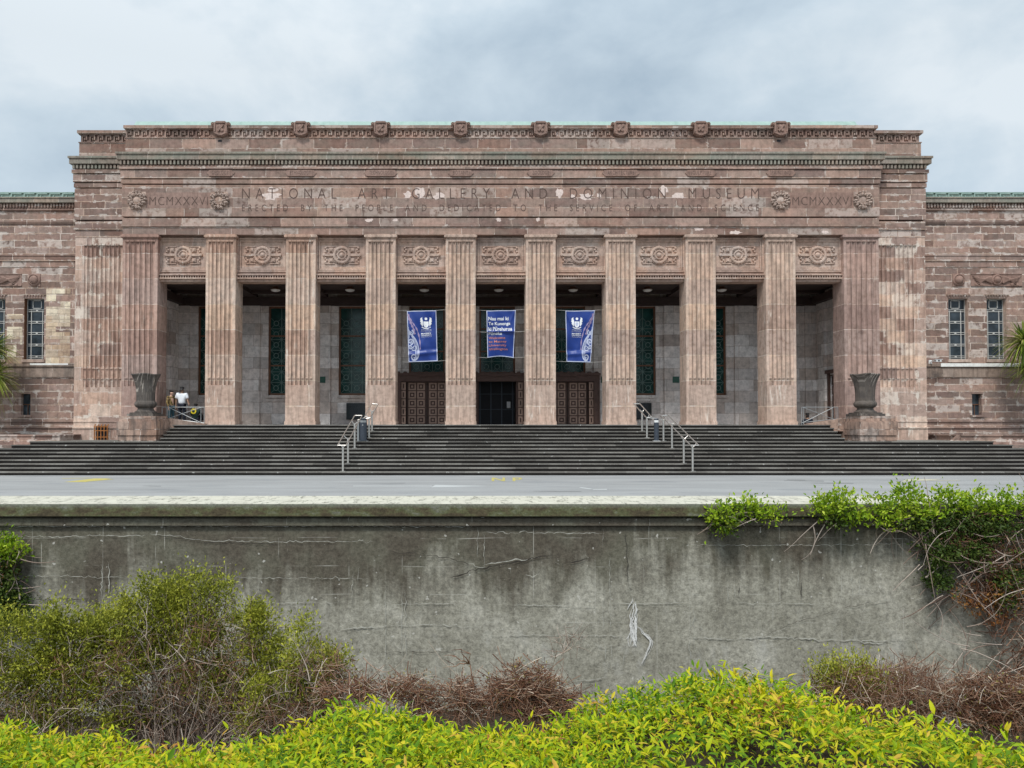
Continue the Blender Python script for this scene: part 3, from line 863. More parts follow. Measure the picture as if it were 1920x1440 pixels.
for i, c in enumerate(BC):
    if abs(i - 4) <= 1: o = wb if fb else copy_tree(wb, museum); fb = False
    else: o = wa if fa else copy_tree(wa, museum); fa = False
    o.location.x = c

# three doorways
def panel_grid(m, x0, x1, z0, z1, y, nx, nz, s=.36):
    w_, h_ = (x1 - x0) / nx, (z1 - z0) / nz
    for i in range(nx):
        for j in range(nz):
            cx, cz = x0 + (i + .5) * w_, z0 + (j + .5) * h_; hs = min(s / 2, w_ * .44); hz = min(s / 2, h_ * .44)
            m.m = 1
            m.box(cx - hs, cx + hs, y - .05, y, cz + hz - .075, cz + hz); m.box(cx - hs, cx + hs, y - .05, y, cz - hz, cz - hz + .075)
            m.box(cx - hs, cx - hs + .075, y - .05, y, cz - hz + .075, cz + hz - .075); m.box(cx + hs - .075, cx + hs, y - .05, y, cz - hz + .075, cz + hz - .075)
            if hs > .12: m.box(cx - .055, cx + .055, y - .045, y, cz - .055, cz + .055)
            m.m = 0
for i in (3, 4, 5):
    c = BC[i]
    d = MB()
    for s in (-1, 1):
        d.box(c + s * 1.62, c + s * 1.36, YB - .34, YB + .02, 0, 2.70); d.box(c + s * 1.66, c + s * 1.58, YB - .38, YB + .02, 0, 2.62)
    d.box(c - 1.36, c + 1.36, YB - .34, YB + .02, 2.30, 2.70)
    d.box(c - 1.70, c + 1.70, YB - .42, YB + .02, 2.62, 2.74)
    for k in range(9):
        q = c - 1.5 + k * 3.0 / 8
        d.prism_y([(q - .12, 2.74), (q + .12, 2.74), (q + .06, 2.82), (q - .06, 2.82)], YB - .40, YB - .1)
    d.box(c - .45, c + .45, YB - .46, YB - .42, 2.56, 2.68)
    # panelled reveals
    for s in (-1, 1):
        a, b = sorted((c + s * 1.36, c + s * 1.10))
        d.box(a, b, YB - .16, YB - .06, 0, 2.30)
        panel_grid(d, a, b, .02, 2.28, YB - .16, 1, 5, .40)
    do = d.build('doorway', [M['door'], M['doorpanel']], museum)
    if i != 4:
        for s in (-1, 1):
            l = MB(); a, b = sorted((c + s * .02, c + s * 1.09))
            l.box(a, b, YB + .12, YB + .2, 0, 2.30)
            panel_grid(l, a + .06, b - .06, .03, 2.27, YB + .12, 2, 5, .40)
            l.build('door_leaf', [M['door'], M['doorpanel']], do)
    else:
        for s in (-1, 1):
            l = MB(); l.box(c + s * 1.0, c + s * 1.10, YB - .1, YB + 1.0, 0, 2.30)
            l.build('door_leaf', M['door'], do)
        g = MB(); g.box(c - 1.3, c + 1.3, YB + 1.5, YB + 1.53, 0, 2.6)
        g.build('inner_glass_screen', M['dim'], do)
        b_ = MB()
        for q in (-.9, -.3, .3, .9): b_.box(c + q - .03, c + q + .03, YB + 1.44, YB + 1.49, 0, 2.4)
        for q in (.85, 1.7): b_.box(c - 1.2, c + 1.2, YB + 1.45, YB + 1.485, q - .02, q + .02)
        b_.build('screen_bars', M['navymetal'], do)
        n_ = MB(); x = X(953.5, YB + 1.4); n_.box(x - .10, x + .10, YB + 1.425, YB + 1.435, Z(765, YB + 1.4), Z(753, YB + 1.4)); n_.build('paper_notice', M['paper'], do)
# side door in the right end of the porch
d = MB()
d.box(16.93, 17.0, 1.0, 1.2, 0, 2.62); d.box(16.93, 17.0, 3.2, 3.4, 0, 2.62); d.box(16.86, 17.02, .95, 3.52, 2.62, 2.80); d.box(17.0, 17.1, 1.25, 3.25, 2.5, 2.545)
for k in range(5): d.box(17.10, 17.16, 1.27, 3.23, .04 + k * .5, .48 + k * .5)
d.box(17.16, 17.2, 1.25, 3.25, 0, 2.5)
d.build('side_door', M['door'], museum)

# ---- the mass of the building behind, and its copper roof
b_ = MB()
b_.box(-OW + .1, OW - .1, 4.0, 22, Z_CEIL + .35, Z_TOP - .5)
b_.box(-OW + .1, -17.45, 1.3, 22, ZB - .3, Z_CEIL + .3); b_.box(17.45, OW - .1, 1.3, 22, ZB - .3, Z_CEIL + .3)
b_.box(-CW + .1, CW - .1, .95, 4.1, Z_CEIL + .3, Z_TOP - .6)
b_.box(-17.4, 17.4, 7.5, 22, ZB - .3, Z_CEIL + .3)
b_.build('wall', M['wall'], museum)
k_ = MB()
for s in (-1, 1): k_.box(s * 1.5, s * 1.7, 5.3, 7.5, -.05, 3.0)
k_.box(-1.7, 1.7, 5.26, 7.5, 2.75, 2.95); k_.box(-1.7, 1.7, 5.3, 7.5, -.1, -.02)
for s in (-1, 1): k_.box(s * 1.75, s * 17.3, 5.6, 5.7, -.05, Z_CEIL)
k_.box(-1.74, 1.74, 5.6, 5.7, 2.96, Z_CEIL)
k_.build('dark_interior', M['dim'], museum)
r_ = MB(); zr = Z(227.8, 8.5)
r_.frustum(X(252, 8.5, 230) - .2, X(1606, 8.5, 230) + .2, 5, 17, Z_TOP - .55, zr, .3, 3.5)
r_.box(X(252, 5, 230), X(1608, 5, 230), 4.6, 17.4, Z_TOP - .8, Z_TOP - .55)
r_.box(X(1026, 9, 225), X(1048, 9, 225), 8.8, 9.4, zr - .1, zr + .09)
r_.build('roof', M['copper'], museum)

# ---- wings
YW = 1.25
wz = lambda py: Z(py, YW)
for s in (-1, 1):
    wg = MB()
    a, b = sorted((s * (OW - .25), s * 34.0))
    if s < 0: wins = [(64, 19), (-9, 19), (-82, 19)]; bas = [(50, 9)]
    else: wins = [(1797, 19), (1869, 19), (1941, 19)]; bas = [(1829.5, 9)]
    wh = [(X(p - h, YW), X(p + h, YW), wz(674), wz(559.5)) for p, h in wins]
    bh = [(X(p - h, YW), X(p + h, YW), wz(778), wz(738.5)) for p, h in bas]
    wall_holes(wg, a, b, YW, YW + .45, ZB - .5, wz(394), wh + bh)
    # cornice, string courses, plinths
    for pt, pb, pr, m in ((374.5, 382, .24, 1), (372.2, 374.2, .28, 1), (391.5, 395, .09, 0), (382.2, 391.3, .05, 0), (410, 416.5, .035, 0), (418, 419.4, .06, 0),
                          (472.5, 480, .03, 0), (487, 489.5, .05, 0), (499, 501, .03, 0), (682, 687.5, .12, 2), (689, 707, .06, 2), (788.5, 791, .06, 0)):
        wg.m = m; wg.box(a, b, YW - pr, YW + (.4 if pt < 391 else 0.0), wz(pb), wz(pt))
    wg.m = 5
    if s > 0: wg.box(X(1760, YW), X(1908, YW), YW - .135, YW - .1, wz(687.8), wz(681.5))
    else: wg.box(X(60, YW), X(131, YW), YW - .13, YW - .1, wz(684.8), wz(681.6))
    wg.m = 0
    wg.box(a, b, YW - .10, YW, ZB - .5, wz(803)); wg.box(a, b, YW - .16, YW, wz(802.8), wz(801))
    dentils(wg, a, b, YW - .05, wz(390.6), wz(383.0), .085, .065, .085)
    for (x0, x1, z0, z1) in wh:
        n = 8; st = (x1 - x0 + .1) / n
        for i in range(n): wg.box(x0 - .05 + i * st, x0 - .05 + (i + .6) * st, YW - .045, YW, z1 + .09, z1 + .17)
        wg.box(x0 - .08, x1 + .08, YW - .06, YW, z1 + .17, z1 + .20)
        wg.m = 3; wg.box(x0 - .06, x1 + .06, YW - .08, YW + .40, z0 - .14, z0); wg.m = 0
    for (x0, x1, z0, z1) in bh: wg.box(x0 - .1, x1 + .1, YW - .08, YW, z0 - .10, z0 - .005); wg.box(x0 - .06, x1 + .06, YW - .03, YW, z1, z1 + .09)
    # patched blocks of another stone next to the windows
    if s < 0:
        R = random.Random(9)
        for (p0, p1, pr_) in ((86, 132, .8), (13, 43, .45)):
            z = wz(684); k = 0
            while z < wz(545 if p0 > 50 else 590):
                hgt = .26 if k % 2 else .36
                x = X(p0, YW) + (0 if k % 2 else -.0)
                xe = X(p1, YW)
                while x < xe - .1:
                    wdt = R.uniform(.45, .95); x2 = min(x + wdt, xe)
                    if R.random() < pr_ * (1 - .35 * (x - X(p0, YW) < 0)):
                        wg.m = 4; wg.box(x + .008, x2 - .008, YW - R.uniform(.004, .012), YW, z + .008, z + hgt - .008); wg.m = 0
                    x = x2
                z += hgt; k += 1
    wing = wg.build('wing', [M['wall'], M['cornice'], M['ledge'], M['panel'], M['cream'], M['whitestain']], museum)
    for (x0, x1, z0, z1) in wh:
        f = MB(); y = YW + .26
        for (q0, q1) in ((x0, x0 + .035), (x1 - .035, x1)): f.box(q0, q1, y - .03, y + .03, z0, z1)
        f.box(x0 + .035, x1 - .035, y - .03, y + .03, z0, z0 + .04); f.box(x0 + .035, x1 - .035, y - .03, y + .03, z1 - .04, z1)
        H = z1 - z0; W = x1 - x0; mx = (x0 + x1) / 2
        for q in (.05, .245, .435, .62, .81):
            zz_ = z0 + H * q
            for dz_ in (-.045, .045): f.box(x0 + .035, x1 - .035, y - .02, y + .012, zz_ + dz_ - .013, zz_ + dz_ + .013)
            f.box(mx - .045, mx + .045, y - .03, y + .012, zz_ - .032, zz_ + .032)
        for q in (.22, .78): f.box(x0 + W * q - .015, x0 + W * q + .015, y - .018, y + .012, z0 + .04, z0 + H * .81)
        f.box(mx - .22, mx + .22, y - .02, y + .012, z1 - .09, z1 - .06); f.box(mx - .22, mx + .22, y - .02, y + .012, z0 + H * .845, z0 + H * .855)
        for q in (-1, 1): f.box(mx + q * .22, mx + q * .19, y - .02, y + .012, z0 + H * .845, z1 - .06)
        wo = f.build('window', M['leadline'], museum)
        g = MB(); g.box(x0 + .02, x1 - .02, y + .015, y + .025, z0, z1); g.build('pane', M['glass'], wo)
        jb = MB()
        for (q0, q1) in ((x0 - .004, x0 + .02), (x1 - .02, x1 + .004)): jb.box(q0, q1, YW + .02, y - .035, z0, z1)
        jb.build('jamb_lining', M['frame'] if s < 0 else M['panel'], wo)
    for (x0, x1, z0, z1) in bh:
        f = MB(); y = YW + .22; f.box(x0, x1, y, y + .05, z0, z1)
        f.m = 1; mz = (z0 + z1) / 2; f.box(x0, x1, y - .04, y, mz - .02, mz + .02); f.box((x0 + x1) / 2 - .015, (x0 + x1) / 2 + .015, y - .03, y, z0, mz)
        f.build('basement_window', [M['glass'], M['frame']], museum)
    # copper parapet with its key pattern
    cp = MB(); z0, z1 = wz(372), wz(359.5)
    cp.box(a, b, YW + .12, YW + .5, z0, z1 - .04); cp.box(a, b, YW + .05, YW + .5, z1 - .04, z1)
    n = int((b - a) / .63)
    for i in range(n):
        x = a + i * .63
        cp.box(x, x + .05, YW + .06, YW + .12, z0 + .06, z1 - .04); cp.box(x + .05, x + .52, YW + .06, YW + .12, z1 - .10, z1 - .04)
        cp.box(x, x + .2, YW + .06, YW + .12, z0 + .02, z0 + .06); cp.box(x + .18, x + .22, YW + .06, YW + .12, z0 + .06, z0 + .17)
    cp.box(a, b, YW + .5, 18, z0 - .3, z0 - .05)
    cp.build('copper_parapet', M['copper'], museum)
    bk = MB(); bk.box(a + (s > 0) * .3, b - (s < 0) * .3, 1.72, 18, ZB - .5, wz(376)); bk.build('wall', M['wall'], museum)
    # carved reliefs
    def roundel(px):
        r = MB(); x = X(px, YW); zc = wz(525)
        r.box(x - .29, x + .29, YW - .03, YW, zc - .31, zc + .31)
        r.lathe([(.30, 0), (.30, .05), (.25, .09), (.22, .05), (.20, .05), (.20, .09), (.15, .15), (.08, .19), (.01, .20)], (x, YW - .02, zc), 20, 'y')
        r.build('roundel', M['shield'], museum)
    def relief(px):
        r = MB(); x = X(px, YW); zc = wz(525); hw, hh = 1.25, .30
        r.box(x - hw, x + hw, YW - .02, YW, zc - hh, zc + hh)
        for t_ in (-1, 1): r.box(x - hw, x + hw, YW - .05, YW, zc + t_ * hh, zc + t_ * (hh - .03))
        r.lathe([(.26, 0), (.26, .07), (.21, .10), (.18, .06), (.17, .06), (.16, .10), (.10, .16), (.01, .18)], (x, YW - .02, zc), 20, 'y')
        for sx in (-1, 1):
            for k in range(6):
                t0 = -.26 + k * .09; pts = []
                for q in range(6):
                    u_ = q / 5; pts.append((x + sx * (.26 + u_ * (.93 - .05 * k)), YW - .05 - .03 * sin(pi * u_), zc + t0 * (1 - u_) * .6 + (.24 - .085 * k) * u_ ** 1.6 + .04 * sin(u_ * 5)))
                r.tube(pts, [.05, .05, .045, .04, .03, .012], 6)
            r.lathe([(.10, 0), (.08, .06), (.03, .07)], (x + sx * .75, YW - .01, zc - .22), 9, 'y'); r.lathe([(.08, 0), (.06, .06), (.03, .07)], (x + sx * 1.0, YW - .01, zc - .24), 9, 'y')
        r.build('carved_relief', M['shield'], museum)
    if s < 0: roundel(64); relief(-8)
    else: roundel(1797.5); relief(1869)

# ================================================================== GROUND, ROAD, STAIRS
RISE, TREAD, Y0 = 0.145, 0.33, -0.80
ZR = -14 * RISE                                                  # road level
yk = lambda k: Y0 - TREAD * k
st = MB()
for k in range(14):
    if k < 5: xl, xr = -15.05, 15.05
    else: xl, xr = -20.6 - .6 * (k - 5), 21.35 + .6 * (k - 5)
    z = -RISE * k
    back = yk(k) + .5 if k not in (0, 5) else (-.44 if k == 0 else .56)
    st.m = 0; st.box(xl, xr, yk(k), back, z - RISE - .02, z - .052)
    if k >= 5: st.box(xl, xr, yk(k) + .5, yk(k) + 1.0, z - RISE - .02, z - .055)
    st.m = 1
    # each edge is laid as separate stones, a little uneven
    R = random.Random(k); x = xl
    while x < xr - .01:
        x2 = min(xr, x + R.uniform(1.3, 2.3))
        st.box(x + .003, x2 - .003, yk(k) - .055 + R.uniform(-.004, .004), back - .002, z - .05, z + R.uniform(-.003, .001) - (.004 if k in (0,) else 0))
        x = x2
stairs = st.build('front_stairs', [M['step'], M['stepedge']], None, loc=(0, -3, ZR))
tag(stairs, 'broad flight of dark weathered stone steps climbing from the road to the pillars', 'stairs')

YC = -16.7                                                       # coping front
rd = MB(); rd.add([(-300, -14.7, ZR), (300, -14.7, ZR), (300, 400, ZR), (-300, 400, ZR)], [(0, 1, 2, 3)])
tag(rd.build('road', M['asphalt']), kind='structure')
# worn paint on the road
def flat(pts, h): return [(x, y, ZR + h) for x, y in pts]
def R_(px, py):
    a = P(px, py, 0.0); d = Vector(a) - Vector((CX, CY, CZ)); t = (ZR - CZ) / d.z
    return (CX + d.x * t, CY + d.y * t)
mk = MB()
arrow = [R_(662, 911.6), R_(808, 911.6), R_(808, 913.8), R_(905, 911.2), R_(815, 909.0), R_(808, 909.4), R_(808, 911.0), R_(662, 911.0)]
mk.add(flat([R_(662, 912.2), R_(810, 912.2), R_(810, 911.0), R_(662, 911.0)], .004), [(0, 1, 2, 3)])
mk.add(flat([R_(808, 914.2), R_(920, 911.5), R_(816, 909.4)], .004), [(0, 1, 2)])
mk.add(flat([R_(1110, 918.6), R_(1138, 918.4), R_(1138, 917.0), R_(1113, 917.4)], .004), [(0, 1, 2, 3)])
mk.add(flat([R_(1085, 914.6), R_(1105, 917.4), R_(1112, 916.8), R_(1090, 913.8)], .004), [(0, 1, 2, 3)])
tag(mk.build('road_arrow_marking', M['whitepaint']), kind='structure')
ym = MB()
# hatched yellow strokes at the left
ym.add(flat([R_(120, 904.0), R_(160, 904.0), R_(208, 897.2), R_(176, 897.2)], .004), [(0, 1, 2, 3)])
ym.add(flat([R_(162, 903.4), R_(215, 898.8), R_(200, 898.6), R_(160, 901.6)], .006), [(0, 1, 2, 3)])
ym.add(flat([R_(116, 897.6), R_(168, 896.6), R_(168, 896.0), R_(116, 897.0)], .004), [(0, 1, 2, 3)])
tag(ym.build('yellow_hatch_marking', M['yellowpaint']), kind='structure')
lt = MB()
for ch, a, b in (('N', 922, 947), ('P', 961, 979)):
    vs, fs = text_mesh(ch, 1, 1, .02); mn, mx = vs.min(0), vs.max(0)
    q = []
    for u_, v_ in (vs - mn) / (mx - mn):
        x, y = R_(a + u_ * (b - a), 902.2 - v_ * 6.6); q.append((x, y, ZR + .004))
    lt.add(q, fs)
tag(lt.build('yellow_letter_marking', M['yellowpaint']), kind='structure')
pm = MB(); pm.add(flat([R_(1690, 903.5), R_(1755, 899.5), R_(1765, 898.2), R_(1700, 898.6)], .004), [(0, 1, 2, 3)])
pm.add(flat([R_(1715, 901.8), R_(1800, 901.2), R_(1800, 900.4), R_(1722, 900.8)], .006), [(0, 1, 2, 3)])
tag(pm.build('faded_paint_marking', M['coping'] if False else plain('faded_cream_paint', (.50, .47, .36), .8, 0, .2, 9)), kind='structure')

tm = MB()
for a, b, y, w in ((1470, 1545, 901.5, .5), (1475, 1510, 899.6, .4), (268, 302, 911.2, .4), (1520, 1600, 906.0, .3), (600, 760, 905.6, .25), (1000, 1090, 921.0, .3)):
    tm.add(flat([R_(a, y), R_((a + b) / 2, y + w * 1.4), R_(b, y + w * 2), R_(b, y + w), R_((a + b) / 2, y + w * .4), R_(a, y - w * .4)], .004), [(0, 1, 2, 3, 4, 5)])
tag(tm.build('tar_seam_marking', plain('dark_tar', (.07, .07, .07), .8, 0, .3, 9)), kind='structure')

# low garden walls at the ends of the stairs, planting beds behind
for s in (-1, 1):
    g = MB(); x0 = X(113, -1.2, 815) if s < 0 else X(1800, -1.2, 815)
    zt = Z(815, -1.2)
    a, b = sorted((x0, s * 34))
    g.box(a, b, -1.25, -.95, ZR - .2, zt - .06); g.box(a, b, -1.30, -.90, zt - .06, zt)
    g.box(*sorted((x0, x0 + s * .30)), -.949, YW - .17, ZR - .2, zt - .06); g.box(*sorted((x0 - s * .05, x0 + s * .35)), -.899, YW - .17, zt - .06, zt - .002)
    if s > 0: g.prism_y([(x0 - .35, ZB - .02), (x0 - .002, ZB - .02), (x0 - .002, zt - .01)], -1.22, -.98)
    g.box(s * 20.75 if s < 0 else 21.45, s * 34, -2.2, -1.26, ZR - .2, ZB - .17) if s < 0 else g.box(21.5, 34, -2.2, -1.26, ZR - .2, ZB - .17)
    o = g.build('low_garden_wall', M['wall'], None, loc=(x0, -1.1, ZR))
    tag(o, 'low brown stone garden wall beyond the %s end of the broad steps' % ('left' if s < 0 else 'right'), 'garden wall', 'low walls beside the steps')
    bd = MB(); bd.box(a + (.3 if s > 0 else 0), b - (.3 if s < 0 else 0), -.945, YW - .17, ZR - .1, zt - .12)
    tag(bd.build('ground', M['soil']), kind='structure')

# pedestals with urns
for s in (-1, 1):
    x0, x1 = (X(218.5, -2.3, 800), X(293, -2.3, 800)) if s < 0 else (X(1612, -2.3, 800), X(1684, -2.3, 800))
    zz = lambda py: Z(py, -2.3)
    p = MB()
    p.box(x0 + .04, x1 - .04, -2.24, -.95, ZB - .12, zz(816.2))
    p.box(x0, x1, -2.30, -.90, zz(816), zz(790.6)); p.box(x0 + .03, x1 - .03, -2.27, -.92, zz(790.6), zz(789.6))
    p.box(x0 + .06, x1 - .06, -2.22, -.96, zz(789.6), zz(780))
    ped = p.build('urn_pedestal', M['ped'], None, loc=((x0 + x1) / 2, -1.6, ZB))
    tag(ped, 'stained brown stone pedestal block carrying the %s' % ('grey urn beside two standing people' if s < 0 else 'blackened urn at the empty end of the porch'), 'pedestal', 'urn pedestals at the steps')
    # cheek wall that climbs from the pedestal to the first pillar
    c = MB(); xi = x1 if s < 0 else x0
    A = [(xi - s * .0, -.90), (xi - s * .0, -1.75), (xi - s * 1.45, -.46), (xi - s * 1.45, -.10)]
    n = 4; zl, zh = .035, .27
    c.add([(A[0][0], A[0][1] + .9, -.3), (A[1][0], A[1][1] + .9, -.3), (A[2][0], A[2][1], -.3), (A[3][0], A[3][1], -.3),
           (A[0][0], A[0][1] + .9, zh), (A[1][0], A[1][1] + .9, zh), (A[2][0], A[2][1], zl), (A[3][0], A[3][1], zl)],
          [(0, 3, 2, 1), (4, 5, 6, 7), (0, 1, 5, 4), (1, 2, 6, 5), (2, 3, 7, 6), (3, 0, 4, 7)])
    c.box(min(xi, xi + s * .55), max(xi, xi + s * .55), -.9, -.02, ZB - .1, zz(783))
    c.build('cheek_wall', M['ped'], ped)
    # urn
    cx = X(273.5 if s < 0 else 1622, -1.62, 740); c0 = zz(780)
    ru = .66; H = Z(701.5, -1.62) - c0
    u = MB(); h = lambda q: c0 + H * q
    u.box(cx - .58, cx + .58, -1.62 - .58, -1.62 + .58, c0, h(.055))
    u.box(cx - .50, cx + .50, -1.62 - .50, -1.62 + .50, h(.055), h(.085))
    foot = u.build('urn', M['urnstone'], None, loc=(cx, -1.62, c0))
    tag(foot, '%s stone urn on the pedestal %s' % (('tall grey streaked', 'beside the two standing people') if s < 0 else ('tall blackened', 'far from the standing people')), 'urn', 'stone urns flanking the steps')
    v = MB(); seg = 36
    prof = [(.50, .085), (.50, .105), (.42, .125), (.36, .16), (.35, .19), (.44, .215), (.50, .25), (.515, .285), (.50, .32), (.45, .345), (.415, .365), (.41, .44), (.415, .55), (.44, .68), (.485, .79), (.55, .88), (.615, .945), (.655, .972), (.66, .985), (.655, 1.0), (.60, 1.0), (.55, .95), (.40, .72), (.1, .70)]
    vs = []
    for r, q in prof:
        for k in range(seg):
            a = 2 * pi * k / seg; rr = r * .93
            if .36 < q < .95: rr *= 1 + .028 * cos(12 * a) * (1 if q < .9 else .6)
            if .2 < q < .34: rr *= 1 + .02 * cos(28 * a)
            zq = h(q) + (.018 * cos(4 * a + s) if q > .93 else 0)
            vs.append((cx + rr * cos(a), -1.62 + rr * sin(a), zq))
    n = len(prof)
    fs = [(i * seg + k, i * seg + (k + 1) % seg, (i + 1) * seg + (k + 1) % seg, (i + 1) * seg + k) for i in range(n - 1) for k in range(seg)] + [tuple((n - 1) * seg + k for k in range(seg))]
    v.add(vs, fs); v.build('urn_bowl', M['urnstone'], foot, smooth=False)

# rusty grille on the plinth of the left outer block
g = MB(); x0, x1 = X(178, .4, 810), X(202, .4, 810); z0, z1 = Z(826, .4), Z(796, .4)
for i in range(5):
    x = x0 + (x1 - x0) * i / 4
    g.tube([(x, .36, z0), (x, .36, z1 - .1), (x, .40, z1 - .03), (x, .47, z1)], .024, 6)
for q in (.22, .62, .86): g.box(x0 - .03, x1 + .03, .345, .375, z0 + (z1 - z0) * q - .02, z0 + (z1 - z0) * q + .02)
o = g.build('window_grille', M['rust'], None, loc=((x0 + x1) / 2, .4, z0))
tag(o, 'rusty orange iron window grille low on the stone wall near the urn', 'grille')
g = MB(); g.box(x0 + .03, x1 - .03, .44, .497, z0 + .02, z1 - .06); g.build('dark_opening', M['dim'], o)

# ------------------------------------------------------------------ handrails and bollards
def handrail(label, up, lo, posts):
    ya, yb, yc, yd = -.85, -2.25, -2.5, -5.12
    h = thing('handrail', (P(posts[0][0], 850, -4.9)[0], -4.93, ZR + RISE), label, 'handrail', 'steel handrails on the steps')
    def rail(p0, q0, p1, q1, ys, ye):
        r = MB()
        a0, b0 = Vector(P(*p0, ys)), Vector(P(*q0, ys)); a1, b1 = Vector(P(*p1, ye)), Vector(P(*q1, ye))
        r.tube([a0, a0 + (a1 - a0) * .5, a1], .024, 8); r.tube([b0, b0 + (b1 - b0) * .5, b1], .024, 8)
        r.tube([a1, b1], .024, 8); r.tube([a0, a0 + Vector((0, .14, .0)), b0 + Vector((0, .14, 0)), b0], .024, 8)
        r.build('rail', M['steel'], h)
        return a0, b0, a1, b1
    U = rail(*up, ya, yb); L = rail(*lo, yc, yd)
    for px, k in posts:
        zb_ = -RISE * k; y = yk(k) + .17; x = P(px, 797 + .145 * k * 42, y)[0]
        A = U if y > -2.4 else L
        t = min(max((y - A[0].y) / (A[2].y - A[0].y), 0), 1)
        c = (A[0] + A[1]) / 2 * (1 - t) + (A[2] + A[3]) / 2 * t
        wv = ((A[1] - A[0]).length * (1 - t) + (A[3] - A[2]).length * t) / 2
        p = MB()
        p.box(x - .10, x + .10, y - .08, y + .08, zb_, zb_ + .018)
        p.prism_z([(x + .042 * cos(2 * pi * q / 10), y + .042 * sin(2 * pi * q / 10)) for q in range(10)], zb_ + .018, c.z - .13)
        for s in (-1, 1): p.tube([(x, y, c.z - .16), (x + s * wv * .5, y, c.z - .12), (c.x + s * wv, y, c.z - .015)], .014, 6)
        p.build('post', M['steel'], h)
    return h
handrail('double steel handrail standing on the steps left of the doorways', ((697, 757), (709, 758), (684, 781), (694, 784)), ((665, 779), (679, 779), (633, 835), (649, 835)),
         ((643, 13), (652.5, 11), (665, 7), (673, 5), (692, 4), (697.5, 2)))
handrail('double steel handrail standing on the steps right of the doorways', ((1188, 757), (1200, 757), (1212, 783), (1222, 782)), ((1240, 780), (1253, 779), (1295, 835), (1310, 835)),
         ((1298.7, 13), (1282, 11), (1260, 7), (1244, 5), (1213, 4), (1204, 2)))
for px, r, lab in ((681, .165, 'stout dark grey light bollard with pale side strip beside the left handrail'), (1231, .105, 'slim navy light bollard with white top band beside the right handrail')):
    x = P(px, 810, -2.3)[0]; y = yk(5) + .17; zb_ = -5 * RISE
    b = MB(); b.lathe([(r, .02), (r, .80), (r * .98, .82)], (x, y, zb_), 18)
    b.m = 1; b.box(x - r * 1.4, x + r * 1.4, y - .1, y + .1, zb_, zb_ + .02); b.lathe([(r * 1.01, .82), (r * 1.01, .91), (r * .8, .92)], (x, y, zb_), 18)
    if r > .12:
        b.box(x - r - .09, x - r - .005, y - .12, y + .1, zb_, zb_ + .84); b.lathe([(.035, 0), (.03, .02)], (x, y - r, zb_ + .70), 8, 'y')
    b.m = 0; b.lathe([(r * .7, .92), (r * 1.05, .96), (r * .9, .99), (.02, 1.0)], (x, y, zb_), 18)
    o = b.build('light_bollard', [M['navymetal'], M['whitemetal'] if r < .12 else M['galv']], None, loc=(x, y, zb_)); tag(o, lab, 'bollard', 'light bollards on the steps')

# ------------------------------------------------------------------ temporary barriers at the porch ends
for s in (-1, 1):
    pa, pb = (304, 383) if s < 0 else (1503, 1571)
    y = -.25; x0, x1 = P(pa, 780, y)[0], P(pb, 780, y)[0]; zt = Z(763.5, y); z0 = .03 if s > 0 else .10
    zb0 = .30 if s < 0 else .06; zb1 = .04 if s < 0 else .24
    b = thing('barrier', ((x0 + x1) / 2, y, 0), 'galvanised barrier with crossed braces %s' % ('in front of the two standing people' if s < 0 else 'beside the blackened urn, a dark head behind it'), 'barrier', 'galvanised barriers across the porch ends')
    f = MB(); f.tube([(x0, y, zt), (x1, y, zt)], .017, 8)
    L = x1 - x0
    zat = lambda x: zb0 + (zb1 - zb0) * (x - x0) / L
    for q in ((0, .12, .17, .92, 1.0) if s < 0 else (0, .05, .86, .95, 1.0)):
        x = x0 + L * q; f.tube([(x, y, zat(x) - .06), (x, y, zt)], .015, 8)
    f.tube([(x0, y, zat(x0) + .03), (x1, y, zat(x1) + .03)], .018, 6)
    f.build('frame', M['galv'], b)
    xa, xb = (x0 + L * .17, x0 + L * .92) if s < 0 else (x0 + L * .05, x0 + L * .86)
    for (p, q) in (((xa, zt - .02), (xb, zat(xb) + .04)), ((xa, zat(xa) + .04), (xb, zt - .02))):
        m = MB(); m.tube([(p[0], y - .03, p[1]), (q[0], y - .03, q[1])], .014, 6); m.build('cross_brace', M['galv'], b)

# ------------------------------------------------------------------ porch lamps, plaques, camera
for i in range(1, 8):
    c = BC[i]; y = 2.65
    m = MB(); m.lathe([(.14, 0), (.14, -.10), (.24, -.13), (.25, -.17)], (c, y, Z_CEIL), 20)
    o = m.build('ceiling_lamp', M['frame'], None, loc=(c, y, Z_CEIL))
    where = ['in the bay next to the standing people', 'in the third bay from the left porch end', 'above the crest banner over the left closed door', 'above the banner with white and orange words',
             'above the crest banner over the right closed door', 'in the bay above the right handrail', 'in the bay next to the empty end of the porch'][i - 1]
    tag(o, 'round white glass ceiling lamp ' + where, 'ceiling lamp', 'round lamps under the porch ceiling')
    g = MB(); g.lathe([(.24, -.171), (.235, -.20), (.19, -.245), (.10, -.275), (.01, -.285)], (c, y, Z_CEIL), 20); g.build('lamp_glass', M['lampglass'], o, True)
def sign(name, px0, px1, py0, py1, Y, mat, label, cat, lines=0, group=None, t=.03):
    x0, x1 = X(px0, Y, py0), X(px1, Y, py0); z0, z1 = Z(py1, Y), Z(py0, Y)
    m = MB(); m.box(x0, x1, Y - t, Y, z0, z1)
    m.box(x0 - .01, x1 + .01, Y - t - .01, Y - t, z1 - .03, z1 + .01); m.box(x0 - .01, x1 + .01, Y - t - .01, Y - t, z0 - .01, z0 + .03)
    for q in ((x0 - .01, x0 + .03), (x1 - .03, x1 + .01)): m.box(*q, Y - t - .01, Y - t, z0 + .03, z1 - .03)
    o = m.build(name, mat, None, loc=((x0 + x1) / 2, Y, z0)); tag(o, label, cat, group)
    return o, x0, x1, z0, z1, Y - t
yp = YB - .06
